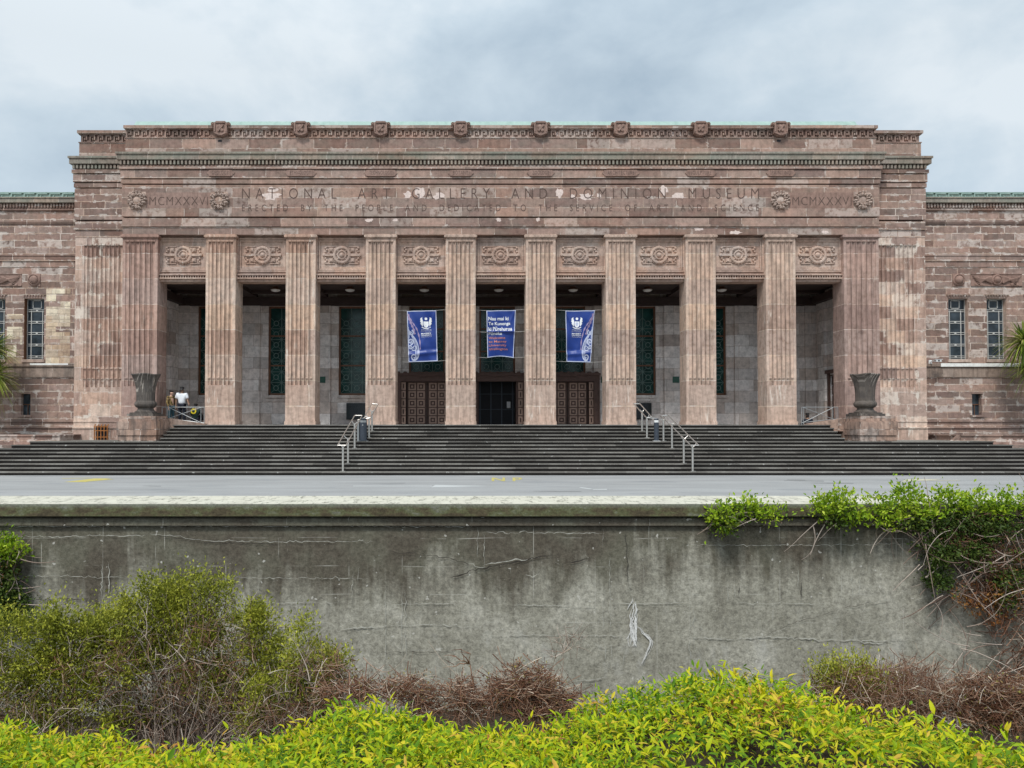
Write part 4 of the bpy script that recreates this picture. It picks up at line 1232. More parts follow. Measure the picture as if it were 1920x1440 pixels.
for (a, b, lab) in ((650, 694, 'large black memorial plaque under the tall window behind the left handrail'), (1177, 1221, 'large black memorial plaque under the tall window behind the right handrail')):
    o, x0, x1, z0, z1, y = sign('wall_plaque', a, b, 756, 786, yp, M['plaque'], lab, 'plaque', 0, 'black plaques in the porch')
    l = MB(); R = random.Random(3)
    for i in range(7):                                            # raised lines of small worn lettering
        zc = z1 - .10 - i * (z1 - z0 - .18) / 6.4; x = x0 + .10 + R.uniform(0, .15); xe = x1 - .10 - R.uniform(0, .15)
        while x < xe: q = R.uniform(.04, .11); l.box(x, min(x + q, xe), y - .006, y, zc - .018, zc + .018); x += q + .03
    l.build('raised_lines', M['navymetal'], o)
yq = YB - .14
for a, b, lab in ((599.5, 610, 'small green plaque between the two tall windows left of the doors'), (1127, 1135, 'small green plaque beside the right closed door'), (1261, 1273, 'small green plaque between the two tall windows right of the doors')):
    sign('small_plaque', a, b, 706.5, 717.5, yq, M['greenplaque'], lab, 'plaque', 0, 'small green plaques in the porch')
c = MB(); x, y, z = X(1752, .9, 680), .9, Z(677, .9)
c.box(x - .10, x + .16, y - .30, y - .12, z - .05, z + .05); c.box(x - .15, x + .21, y - .33, y - .1, z + .052, z + .068); c.tube([(x - .05, y - .15, z), (x - .05, y + .30, z - .02)], .03, 8); c.box(x - .12, x + .02, y + .22, y + .30, z - .1, z + .07)
o = c.build('security_camera', M['whitemetal'], None, loc=(x, y, z)); tag(o, 'white security camera on the wall above the stained ledge', 'security camera')
q = MB(); q.lathe([(.035, 0), (.035, .02), (.02, .025)], (x + .03, y - .30, z), 10, 'y'); q.build('lens', M['dim'], o)

# ------------------------------------------------------------------ banners
def cloth_mat(name, col, rough=.5):
    t = NT(name); n = t.noise(t.pos(), 3.0, 3)
    c = t.mix(1.0, col, t.ramp(n, [(.3, .88), (.7, 1.12)]), 'MULTIPLY')
    return t.done(c, rough, 0, .45)
M['blue'] = cloth_mat('royal_blue_vinyl', (.010, .040, .235), .42)
M['hem'] = cloth_mat('pale_banner_hem', (.50, .54, .70), .5)
M['white'] = cloth_mat('white_print', (.84, .85, .87), .5)
M['orange'] = cloth_mat('orange_print', (.62, .22, .14), .5)
M['mauve'] = cloth_mat('mauve_print', (.34, .26, .42), .5)
def banner(label, corners, Y, kind, seed):
    tl, tr, br, bl = [Vector(P(*c, Y)) for c in corners]
    R = random.Random(seed); ph = [R.uniform(0, 6) for _ in range(6)]
    def at(u, v, off=0.0):
        """u from left, v from the top."""
        p = (tl * (1 - u) + tr * u) * (1 - v) + (bl * (1 - u) + br * u) * v
        d = .05 * sin(3.2 * v + 2.5 * u + ph[0]) * v + .022 * sin(9 * (v + .5 * u) + ph[1]) + .018 * sin(13 * (v - .9 * u) + ph[2])
        for (cu, sg) in ((0, 1), (1, -1)):                          # creases pulled from the upper corners
            du = (u - cu) * sg
            d += .035 * math.exp(-((du * 1.3 - v) / .07) ** 2) * math.exp(-du * 2.2)
        if kind != 'words': d += .07 * math.exp(-((v - .86 + .05 * u) / .045) ** 2) - .03 * math.exp(-((v - .78) / .05) ** 2)
        else: d += .10 * math.exp(-((v - .46) / .03) ** 2) * (1 if v < .46 else .4)
        z = 0.0
        if kind == 'words': z = .075 * sin(pi * u) * max(0, v - .5) * 2
        return Vector((p.x, p.y - d - off, p.z + z))
    b = thing('banner', tuple((tl + tr) / 2), label, 'banner', 'blue banners hung between the pillars')
    def sheet(name, u0, u1, v0, v1, nu, nv, off, mat):
        vs = [at(u0 + (u1 - u0) * i / nu, v0 + (v1 - v0) * j / nv, off) for j in range(nv + 1) for i in range(nu + 1)]
        fs = [(j * (nu + 1) + i, (j + 1) * (nu + 1) + i, (j + 1) * (nu + 1) + i + 1, j * (nu + 1) + i + 1) for j in range(nv) for i in range(nu)]
        return vs, fs
    m = MB(); m.add(*sheet('', 0, 1, 0, 1, 36, 64, 0, None)); cl = m.build('cloth', M['blue'], b, True)
    h = MB(); hw, hv = .028, .016
    for (a0, a1, b0, b1, nu, nv) in ((0, 1, 0, hv, 36, 1), (0, 1, 1 - hv, 1, 36, 1), (0, hw, hv, 1 - hv, 1, 62), (1 - hw, 1, hv, 1 - hv, 1, 62)): h.add(*sheet('', a0, a1, b0, b1, nu, nv, .006, None))
    h.build('hem', M['hem'], b, True)
    def write(mb, body, u0, u1, v0, v1, offs=.0, off=.010):
        vs, fs = text_mesh(body, 1.0, 1.0, offs, 'LEFT', 4); mn, mx = vs.min(0), vs.max(0)
        mb.add([at(u0 + (u1 - u0) * a, v1 + (v0 - v1) * c, off) for a, c in (vs - mn) / (mx - mn)], fs)
    def poly(mb, pts, off): mb.add([at(u, v, off) for u, v in pts], [tuple(range(len(pts)))])
    def ribbon(mb, pts, w, off):
        n = len(pts); vs = []
        for i, (u, v) in enumerate(pts):
            a = pts[max(i - 1, 0)]; c = pts[min(i + 1, n - 1)]; dx, dy = (c[0] - a[0]) * .57, c[1] - a[1]; l = sqrt(dx * dx + dy * dy) + 1e-9
            ww = w if not hasattr(w, '__len__') else w[i]
            vs += [at(u - dy / l * ww / .57, v + dx / l * ww, off), at(u + dy / l * ww / .57, v - dx / l * ww, off)]
        mb.add(vs, [(2 * i, 2 * i + 1, 2 * i + 3, 2 * i + 2) for i in range(n - 1)])
    if kind == 'words':
        l = MB(); l2 = MB()
        for body, u1, v0, v1 in (('Nau mai ki', .76, .135, .212), ('Te Kunenga', .83, .245, .332), ('ki Pūrehuroa', .90, .345, .432), ('Pōneke', .54, .452, .520)):
            write(l, body, .06, u1, v0, v1, .018)
        for body, u1, v0, v1 in (('Welcome', .66, .556, .612), ('to Massey', .71, .640, .705), ('University', .71, .722, .788), ('Wellington', .76, .806, .872)):
            write(l2, body, .06, u1, v0, v1, .006)
        l.build('white_lettering', M['white'], b); l2.build('orange_lettering', M['orange'], b)
    else:
        mir = (lambda u: u) if kind == 'left' else (lambda u: 1 - u)
        # crest: helm, supporters, shield and scroll
        e = MB(); cu = .64 if kind == 'left' else .40
        E = lambda pts: poly(e, [(cu + x, y) for x, y in pts], .010)
        E([(-.085, .215), (.085, .215), (.09, .285), (.06, .318), (0, .335), (-.06, .318), (-.09, .285)][::-1])
        E([(-.045, .150), (-.02, .138), (.02, .138), (.045, .150), (.04, .178), (0, .190), (-.04, .178)][::-1])
        for sx in (-1, 1):
            q = [(sx * .105, .20), (sx * .13, .16), (sx * .12, .135), (sx * .165, .142), (sx * .20, .168), (sx * .175, .19), (sx * .205, .205), (sx * .175, .235), (sx * .19, .26), (sx * .15, .29), (sx * .115, .315), (sx * .105, .27)]
            E(q if sx < 0 else q[::-1])
        E([(-.15, .315), (-.06, .338), (.06, .338), (.15, .315), (.16, .33), (.07, .357), (-.07, .357), (-.16, .33)][::-1])
        e.build('crest', M['white'], b)
        d = MB()
        poly(d, [(cu - .05, .235), (cu - .05, .28), (cu, .31), (cu + .05, .28), (cu + .05, .235)], .013)
        d.build('crest_detail', M['hem'], b)
        l = MB()
        write(l, 'TE KUNENGA', cu - .18, cu + .18, .368, .384, .0); write(l, 'KI PŪREHUROA', cu - .18, cu + .18, .391, .408, .0)
        write(l, 'MASSEY', cu - .18, cu + .17, .436, .466, .03); write(l, 'UNIVERSITY', cu - .18, cu + .18, .476, .498, .015); write(l, 'UNIVERSITY OF NEW ZEALAND', cu - .18, cu + .18, .512, .522, .0)
        l.build('lettering', M['white'], b)
        # curling koru border on the outer side
        k = MB()
        def spiral(u0, v0, r0, a0, turns, sgn, w):
            pts = [];
            for i in range(26):
                t = i / 25; a = a0 + sgn * turns * 2 * pi * t; r = r0 * (1 - .88 * t)
                pts.append((mir(u0 + r * cos(a) / .57), v0 + r * sin(a)))
            ribbon(k, pts, [w * (1 - .4 * i / 25) for i in range(26)], .010)
        edge = [(.03, .36), (.10, .44), (.19, .50), (.27, .57), (.33, .66), (.36, .76), (.36, .86), (.30, .94), (.20, .975), (.12, .95)]
        def smooth(pts, n=40):
            out = []
            for i in range(n):
                t = i / (n - 1) * (len(pts) - 1); j = min(int(t), len(pts) - 2); f_ = t - j
                p0 = pts[max(j - 1, 0)]; p1 = pts[j]; p2 = pts[j + 1]; p3 = pts[min(j + 2, len(pts) - 1)]
                out.append(tuple(.5 * (2 * p1[c] + (p2[c] - p0[c]) * f_ + (2 * p0[c] - 5 * p1[c] + 4 * p2[c] - p3[c]) * f_ ** 2 + (3 * p1[c] - p0[c] - 3 * p2[c] + p3[c]) * f_ ** 3) for c in (0, 1)))
            return out
        sm = smooth(edge)
        ribbon(k, [(mir(u), v) for u, v in sm], [.010] * 40, .010)
        ribbon(k, [(mir(u * .86 - .0), v) for u, v in sm[:34]], [.006] * 34, .010)
        ribbon(k, [(mir(u * .72), v) for u, v in sm[8:32]], [.007] * 24, .010)
        spiral(.11, .43, .055, -1.2, 1.3, 1, .012); spiral(.09, .60, .06, 1.5, 1.5, -1, .015); spiral(.08, .70, .045, 0.2, 1.3, 1, .013); spiral(.20, .90, .07, .3, 1.4, 1, .014); spiral(.21, .72, .06, 2.5, 1.2, -1, .010)
        poly(k, [(mir(.035), .30), (mir(.05), .33), (mir(.06), .52), (mir(.035), .55)][::(1 if kind == 'left' else -1)], .009)
        k.build('koru_border', M['hem'], b)
        mv = MB()
        top = [(.04, .06), (.10, .15), (.20, .25), (.30, .34), (.37, .46), (.41, .60), (.415, .76)]
        sm2 = smooth(top); ribbon(mv, [(mir(u), v) for u, v in sm2], [.010 + .006 * sin(i) for i in range(40)], .008)
        ribbon(mv, [(mir(u * .66 + .01), v + .02) for u, v in sm2[:26]], [.016 + .008 * sin(i * 1.3) for i in range(26)], .008)
        mv.build('mauve_koru', M['mauve'], b)  # mauve ribbons of the printed border
    rp = MB()
    hl = BAY / 2 - PH + .0
    bc = min(BC, key=lambda c: abs(c - (tl.x + tr.x) / 2))
    for (p, sx) in ((at(0, 0), -1), (at(1, 0), 1), (at(0, 1), -1), (at(1, 1), 1)):
        rp.tube([p, (bc + sx * (hl + .01), p.y, p.z + .03)], .008, 5)
    if kind == 'words':
        for (p, sx) in ((at(0, .46), -1), (at(1, .46), 1)): rp.tube([p, (bc + sx * (hl + .01), p.y, p.z + .03)], .010, 5)
    rp.build('rope', M['leadline'], b)
banner('blue banner with white crest and curling border on its outer left edge', ((763, 583), (818, 582), (820.5, 677), (766, 679)), .62, 'left', 1)
banner('blue banner with white and orange welcome words above the open doorway', ((912, 582.5), (967, 581.5), (963, 671), (914, 671)), .62, 'words', 2)
banner('blue banner with white crest and curling border on its outer right edge', ((1060, 582.5), (1115, 582), (1107, 679.5), (1062.5, 678)), .62, 'right', 3)

# ================================================================== PEOPLE
M['skin_pale'] = plain('pale_skin', (.56, .34, .25), .55, 0, .08, 20)
M['skin_brown'] = plain('brown_skin', (.27, .155, .10), .55, 0, .08, 20)
M['hair'] = plain('black_hair', (.015, .012, .012), .6, 0, .3, 40)
M['tee'] = plain('white_cotton', (.84, .85, .88), .9, 0, .05, 9, .2, .2)
M['navy'] = plain('dark_trousers', (.018, .02, .03), .9, 0, .2, 9, .2, .2)
M['teal'] = plain('washed_teal_denim', (.05, .10, .12), .9, 0, .2, 9, .2, .2)
def camo():
    t = NT('brown_patterned_jacket'); n = t.noise(t.pos(), 13, 3, .5)
    return t.done(t.ramp(n, [(.38, (.05, .04, .02)), (.48, (.20, .13, .05)), (.58, (.36, .25, .11)), (.66, (.10, .09, .04))]), .9, 0, .2)
M['camo'] = camo()
M['darkgreen'] = plain('dark_green_cloth', (.022, .042, .036), .9, 0, .2, 9, .2, .2)
M['yellow'] = plain('yellow_print', (.70, .56, .02), .8, 0, .1, 9)
M['shoe'] = plain('pale_shoe', (.6, .6, .6), .7, 0, .1, 9)

def skin_mesh(name, nodes, edges, root, mat, parent, sub=2, extra=None):
    """One continuous surface grown over a joint skeleton."""
    names_ = list(nodes); idx = {k: i for i, k in enumerate(names_)}
    me = bpy.data.meshes.new(name)
    me.from_pydata([nodes[k][0] for k in names_], [(idx[a], idx[b]) for a, b in edges], [])
    o = bpy.data.objects.new(name, me); COL.objects.link(o)
    o.modifiers.new('skin', 'SKIN').use_smooth_shade = True
    if not me.skin_vertices: me.attributes.new('sk', 'FLOAT', 'POINT')
    for i, k in enumerate(names_):
        r = nodes[k][1]; sv = me.skin_vertices[0].data[i]
        sv.radius = r if hasattr(r, '__len__') else (r, r); sv.use_root = (k == root)
    ss = o.modifiers.new('sub', 'SUBSURF'); ss.levels = sub; ss.render_levels = sub
    bpy.context.view_layer.update()
    nm = bpy.data.meshes.new_from_object(o.evaluated_get(bpy.context.evaluated_depsgraph_get()))
    bpy.data.objects.remove(o); bpy.data.meshes.remove(me)
    nm.name = name; nm.materials.clear(); nm.materials.append(mat)
    n = bpy.data.objects.new(name, nm); COL.objects.link(n); n.parent = parent
    nm.polygons.foreach_set('use_smooth', [True] * len(nm.polygons))
    return n

def person(loc, rot, H, label, pose, skin, top, legs, sleeve, hair_len, extra=None, group='people in the porch'):
    root = thing('person', loc, label, 'person', group)
    k = H / 1.75
    J = pose
    R3 = Matrix.Rotation(rot, 3, 'Z')
    T = lambda p: tuple(R3 @ (Vector(p) * k))
    nodes = {}; edges = []
    def add(n, p, r, par=None):
        nodes[n] = (T(p), (r[0] * k, r[1] * k) if hasattr(r, '__len__') else r * k)
        if par: edges.append((par, n))
    add('pelvis', J['pelvis'], (.145, .105)); add('waist', J['waist'], (.125, .09), 'pelvis'); add('chest', J['chest'], (.15, .105), 'waist')
    add('neck0', J['neck0'], .062, 'chest'); add('neck1', J['neck1'], .055, 'neck0'); add('jaw', J['jaw'], (.068, .078), 'neck1'); add('skull', J['skull'], (.077, .092), 'jaw'); add('crown', J['crown'], (.055, .065), 'skull')
    f = Vector(J['face']); jw = Vector(J['jaw']); sk = Vector(J['skull'])
    add('nose', tuple(jw * .45 + sk * .55 + f * .112), .013, 'skull')
    sdv = f.cross(Vector((0, 0, 1))).normalized()
    for s, q in ((1, 'a'), (-1, 'b')): add('ear' + q, tuple(jw * .5 + sk * .5 + sdv * s * .088 - f * .01), .016, 'skull')
    for s, q in ((1, 'L'), (-1, 'R')):
        hp, kn, an_, toe = J['leg' + q]; sh_, el, wr, hd = J['arm' + q]
        add('hip' + q, hp, .09, 'pelvis'); add('knee' + q, kn, .058, 'hip' + q); add('calf' + q, tuple(Vector(kn) * .6 + Vector(an_) * .4 ), .054, 'knee' + q); add('ankle' + q, an_, .036, 'calf' + q); add('toe' + q, toe, (.038, .028), 'ankle' + q)
        add('sho' + q, sh_, .058, 'chest'); add('elb' + q, el, .041, 'sho' + q); add('wri' + q, wr, .027, 'elb' + q)
        w_, h_ = Vector(wr), Vector(hd); d = (h_ - w_).normalized(); side = d.cross(Vector((0.3, 1, .2))).normalized()
        add('palm' + q, tuple(h_), (.036, .018), 'wri' + q)
        for i, (o_, ln) in enumerate(((-.03, .060), (-.01, .075), (.01, .070), (.03, .055))):
            a_ = h_ + side * o_ + d * .03; add(f'f{i}{q}', tuple(a_ + d * ln * .5), .0085, 'palm' + q); add(f'g{i}{q}', tuple(a_ + d * ln * .85 + Vector((0, .012, -.02))), .007, f'f{i}{q}')
        add('th' + q, tuple(h_ - side * .05 + d * .005), .010, 'palm' + q); add('tt' + q, tuple(h_ - side * .06 + d * .035), .008, 'th' + q)
    body = skin_mesh('body', nodes, edges, 'pelvis', skin, root, 1)
    # clothing
    def sub(keys, grow, name, mat, rt):
        ns = {a: (nodes[a][0], tuple(q + grow for q in (nodes[a][1] if hasattr(nodes[a][1], '__len__') else (nodes[a][1],) * 2))) for a in keys}
        es = [(a, b) for a, b in edges if a in ns and b in ns]
        return ns, es
    for s, q in ((1, 'L'), (-1, 'R')):
        u_, v_ = Vector(nodes['sho' + q][0]), Vector(nodes['elb' + q][0]); nodes['slv' + q] = (tuple(u_ * (1 - sleeve) + v_ * sleeve), .05 * k); 
    ek = edges
    ns, es = sub(['pelvis', 'waist', 'chest', 'neck0', 'shoL', 'shoR'], .045 if sleeve <= 1 else .028, 'shirt', top, 'chest')
    ns['neck0'] = (tuple(Vector(ns['neck0'][0]) * .6 + Vector(ns['chest'][0]) * .4), (.085 * k, .07 * k))
    for q in 'LR':
        if sleeve <= 1: ns['slv' + q] = (nodes['slv' + q][0], (.088 * k, .088 * k)); es.append(('sho' + q, 'slv' + q))
        else:
            ns['elb' + q] = (nodes['elb' + q][0], (.058 * k,) * 2); ns['cuff' + q] = (tuple(Vector(nodes['elb' + q][0]) * .12 + Vector(nodes['wri' + q][0]) * .88), (.046 * k,) * 2); es += [('sho' + q, 'elb' + q), ('elb' + q, 'cuff' + q)]
    skin_mesh('shirt' if sleeve <= 1 else 'jacket', ns, es, 'chest', top, root, 2)
    ns, es = sub(['pelvis', 'hipL', 'hipR', 'kneeL', 'kneeR', 'calfL', 'calfR', 'ankleL', 'ankleR'], .016, 'trousers', legs, 'pelvis')
    ns['pelvis'] = (ns['pelvis'][0], (.155 * k, .115 * k))
    skin_mesh('trousers', ns, es, 'pelvis', legs, root, 2)
    for q in 'LR':
        a_, b_ = nodes['ankle' + q], nodes['toe' + q]
        skin_mesh('shoe', {'a': (a_[0], (.050 * k, .05 * k)), 'b': (b_[0], (.05 * k, .036 * k))}, [('a', 'b')], 'a', M['shoe'], root, 2)
    up = (Vector(J['crown']) - Vector(J['jaw'])).normalized()
    hb = {'a': (T(tuple(sk - f * .018 + up * .012)), (.082 * k, .092 * k)), 'b': (T(tuple(Vector(J['crown']) + up * .004)), (.062 * k, .072 * k)), 'c': (T(tuple(jw - f * .045 + up * (.03 - hair_len))), (.06 * k, .05 * k))}
    skin_mesh('hair', hb, [('a', 'b'), ('a', 'c')], 'a', M['hair'], root, 2)
    return root, T, k
def standing(turn=0.0, armL=None, armR=None):
    f = (sin(turn), -cos(turn), 0)
    return dict(pelvis=(0, 0, .94), waist=(0, .0, 1.10), chest=(0, .01, 1.30), neck0=(0, .02, 1.47), neck1=(0, .01, 1.52), jaw=(f[0] * .025, f[1] * .025 + .01, 1.575), skull=(f[0] * .01, f[1] * .01 + .01, 1.65), crown=(0, .01, 1.70), face=f,
                legL=((.09, 0, .90), (.10, -.02, .49), (.10, .02, .09), (.12, -.12, .03)), legR=((-.09, 0, .90), (-.11, -.01, .49), (-.12, .03, .09), (-.14, -.11, .03)),
                armL=armL or ((.20, .02, 1.41), (.25, .03, 1.13), (.24, -.06, .89), (.235, -.09, .81)), armR=armR or ((-.20, .02, 1.41), (-.25, .03, 1.13), (-.24, -.06, .89), (-.235, -.09, .81)))
def sitting():
    return dict(pelvis=(0, 0, .10), waist=(0, -.03, .28), chest=(0, -.06, .47), neck0=(0, -.07, .63), neck1=(0, -.08, .68), jaw=(0, -.11, .735), skull=(0, -.10, .81), crown=(0, -.09, .86), face=(0, -1, -.1),
                legL=((.10, -.05, .10), (.16, -.44, .38), (.14, -.62, .06), (.15, -.76, .03)), legR=((-.10, -.05, .10), (-.16, -.44, .38), (-.14, -.62, .06), (-.15, -.76, .03)),
                armL=((.20, -.05, .58), (.26, -.15, .34), (.17, -.38, .36), (.13, -.45, .37)), armR=((-.20, -.05, .58), (-.26, -.15, .34), (-.17, -.38, .36), (-.13, -.45, .37)))
yp = .25
person((P(321, 790, yp)[0], yp, 0), radians(65), Z(733.5, yp) / 1.0 * 1.02, 'person in brown patterned jacket and teal jeans, standing by the barrier, dark hair', standing(.3), M['skin_pale'], M['camo'], M['teal'], 2, .05)
person((P(341, 790, yp)[0], yp, 0), pi, Z(727.5, yp) * 1.02, 'person in loose white t-shirt and dark trousers, back turned, hand on the barrier',
       standing(0, ((.20, .02, 1.41), (.27, .0, 1.15), (.26, .06, .92), (.255, .09, .84)), ((-.20, .02, 1.41), (-.27, .02, 1.14), (-.38, .20, .98), (-.42, .27, .95))), M['skin_brown'], M['tee'], M['navy'], .8, .0)
ys = .35
r1, T1, k1 = person((P(366, 790, ys)[0], ys, .14), pi, 1.62, 'person sitting on the porch floor, back turned, dark green top with yellow ring print', sitting(), M['skin_brown'], M['darkgreen'], M['navy'], 2, .06)
tk = MB(); tk.lathe([(.13, .0), (.13, .02), (.07, .02), (.07, .0)], (P(362, 773, ys - .22)[0], ys - .155, Z(771, ys - .2)), 20, 'y', False); tk.build('print', M['yellow'], r1)
person((P(1515.5, 790, .9)[0], .9, -.30), pi, 1.62, 'person sitting low behind the barrier beside the blackened urn, only dark hair showing', sitting(), M['skin_brown'], M['navy'], M['navy'], 2, .12)

# ================================================================== RETAINING WALL
ZCT = Z(945, YC); ZCB = Z(968, YC)
wl = thing('retaining_wall', (0, -15.7, -7), 'high cracked grey concrete retaining wall with mossy pale coping below the road', 'retaining wall')
c = MB()
nx = 60; xs = [-55 + 110 * i / nx for i in range(nx + 1)]
c.prism_z([(-55, YC), (55, YC), (55, -14.6), (-55, -14.6)], ZCB, ZCT)
c.build('coping', M['coping'], wl)
w_ = MB()
w_.box(-55, 55, YC + .22, -14.62, -8.0, ZCB - .002)
w_.box(-55, 55, YC + .12, YC + .22, Z(985.5, YC + .12), Z(972, YC + .12))
w_.build('wall_face', M['concrete'], wl)
YF = YC + .22
def wall_strip(mb, pts, w, seed, off=.004):
    w *= .62 if w not in () and seed > 196 else 1.0
    """an irregular thin strip lying on the wall face, pts in photograph pixels."""
    R = random.Random(seed); q = []
    for i in range(len(pts) - 1):
        a, b = pts[i], pts[i + 1]; n = max(2, int(math.hypot(b[0] - a[0], b[1] - a[1]) / 6))
        for j in range(n): t = j / n; q.append((a[0] + (b[0] - a[0]) * t + R.gauss(0, 1.1), a[1] + (b[1] - a[1]) * t + R.gauss(0, 1.1)))
    q.append(pts[-1])
    vs = []; n = len(q)
    for i, (x, y) in enumerate(q):
        a = q[max(i - 1, 0)]; b = q[min(i + 1, n - 1)]; dx, dy = b[0] - a[0], b[1] - a[1]; l = math.hypot(dx, dy) + 1e-6
        ww = w * R.uniform(.25, 1.5) * (min(i, n - 1 - i, 4) / 4 * .9 + .1)
        for s in (-1, 1):
            p = P(x - s * dy / l * ww, y + s * dx / l * ww, YF); vs.append((p[0], YF - off, p[2]))
    mb.add(vs, [(2 * i, 2 * i + 1, 2 * i + 3, 2 * i + 2) for i in range(n - 1)])
DR = random.Random(5); DRIPS = []
for q in range(30):                                               # lime run-off below the hole right of the centre
    x = 1188 + DR.gauss(0, 5) * (.5 if q < 10 else 1); y = DR.uniform(1118, 1182); L = DR.uniform(18, 46)
    DRIPS.append(([(x, y), (x + DR.gauss(-.5, 2), y + L * .5), (x + DR.gauss(-1, 4) + (y - 1150) * DR.gauss(0, .10), min(y + L, 1212))], DR.uniform(.7, 1.5)))
for q in range(7): DRIPS.append(([(1195 + DR.gauss(0, 1.5), 1174), (1210 + DR.gauss(0, 2), 1190), (1221 + DR.gauss(0, 2), 1201), (1213 + DR.gauss(0, 2), 1222), (1203 + DR.gauss(0, 3), 1247)], DR.uniform(.18, .42)))
for q in range(60):                                               # short drips along the pour lines
    x = DR.choice([DR.uniform(560, 800), DR.uniform(860, 1180), DR.uniform(1140, 1300), DR.uniform(1290, 1700)]); y = DR.choice([1132, 1172, 1198, 1060, 1205]) + DR.gauss(0, 4); L = DR.expovariate(1 / 13) + 5
    DRIPS.append(([(x, y), (x + DR.gauss(0, .6), y + L)], DR.uniform(.22, .45)))
lm = MB(); lk = MB()
for i, (pts, w) in enumerate((
        *DRIPS,
        ([(1290, 1194), (1370, 1198), (1445, 1194), (1540, 1199), (1625, 1201), (1700, 1199)], 1.3), ([(1600, 1202), (1640, 1206), (1680, 1203)], 1.6),
        ([(640, 1178), (690, 1176), (730, 1173)], 1.6), ([(730, 1173), (800, 1170), (880, 1174), (898, 1176)], .9), ([(910, 1192), (1000, 1190), (1090, 1191), (1180, 1192)], .8),
        ([(720, 1133), (800, 1131), (862, 1132)], .7), ([(960, 1135), (1040, 1134), (1128, 1138)], .7), ([(1145, 1131), (1290, 1130)], .8), ([(1380, 1130), (1552, 1132)], .8),
        ([(895, 988), (896, 1045)], .7), ([(908, 1000), (908, 1065)], .7), ([(1130, 990), (1130, 1022)], .7), ([(1143, 1040), (1143, 1190)], .6), ([(1130, 1120), (1130, 1190)], .7),
        ([(192, 1058), (192, 1125)], .9), ([(205, 1050), (205, 1130)], .9), ([(723, 1098), (723, 1255)], .7), ([(760, 1105), (761, 1240)], .7), ([(754, 1105), (753, 1210)], .6), ([(663, 1072), (661, 1130)], .7), ([(673, 1062), (672, 1092)], 1.0),
        ([(865, 1130), (865, 1168)], .7), ([(1596, 1065), (1596, 1130)], .6), ([(1610, 1070), (1610, 1122)], .7), ([(1376, 1085), (1377, 1128)], .7), ([(1363, 1090), (1363, 1132)], .6), ([(1292, 1075), (1293, 1240)], .5),
        ([(0, 1082), (110, 1079), (235, 1083)], .6), ([(440, 1083), (560, 1084), (690, 1084)], .6), ([(480, 1129), (640, 1129)], .6), ([(486, 1080), (486, 1130)], .5), ([(555, 1100), (556, 1160)], .6),
        ([(905, 1060), (960, 1050), (1010, 1045)], 1.2), ([(985, 1078), (1000, 1082), (1012, 1074)], 1.8), ([(1075, 1092), (1085, 1098), (1094, 1090)], 1.5), ([(1040, 1052), (1048, 1058)], 1.4), ([(1098, 1040), (1104, 1046)], 1.5),
        ([(880, 1055), (898, 1065), (910, 1062)], 2.0), ([(1132, 1200), (1135, 1235)], 2.0), ([(1145, 1205), (1147, 1230)], 1.6), ([(1168, 1218), (1169, 1250)], 1.0), ([(1110, 1205), (1130, 1212), (1150, 1208)], 1.6), ([(1075, 1275), (1140, 1270)], 1.2),
        ([(1440, 1192), (1462, 1181), (1480, 1176)], .8), ([(1700, 1133), (1735, 1115), (1760, 1108)], .7), ([(1610, 1132), (1680, 1122)], .8), ([(280, 1000), (320, 1003), (360, 1009), (400, 1014), (520, 1015), (700, 1015)], .7), ([(1290, 1021), (1400, 1022), (1550, 1021), (1720, 1019)], .6), ([(0, 1006), (120, 1005), (280, 1003)], .7), ([(0, 987), (180, 986), (420, 986), (660, 985), (893, 987)], .7), ([(905, 998), (1130, 999)], .7))):
    (wall_strip(lk, pts, w * 1.5, 100 + i, .03 + .0003 * i) if i < 37 else wall_strip(lm, pts, w, 100 + i, .003 + .0003 * i))
lm.build('lime_streaks', M['lime'], wl); lk.build('lime_leak', plain('white_lime_crust', (.74, .73, .70), .95, 0, .25, 18), wl)
ck = MB()
for i, (pts, w) in enumerate((([(838, 1083), (858, 1080), (880, 1070), (905, 1065), (940, 1058), (985, 1050), (1015, 1042), (1050, 1040)], 1.4), ([(725, 1030), (760, 1036), (830, 1043), (865, 1052), (890, 1062)], .8),
                              ([(1425, 1196), (1455, 1180), (1500, 1163), (1540, 1152), (1590, 1136), (1650, 1126)], .42), ([(280, 1003), (320, 1006), (360, 1012), (400, 1017), (520, 1018)], .8), ([(1060, 1055), (1090, 1049), (1110, 1045)], 1.5),
                              ([(1172, 985), (1174, 1040), (1178, 1100)], .8), ([(1385, 1092), (1384, 1116)], 1.6), ([(1502, 1090), (1501, 1120)], 1.5), ([(1178, 1098), (1188, 1106)], 2.5), ([(700, 1222), (860, 1222)], .6), ([(60, 1125), (140, 1122), (180, 1124)], .8))):
    wall_strip(ck, pts, w, 300 + i, .0425 - .0006 * i)
ck.build('cracks', M['crack'], wl)

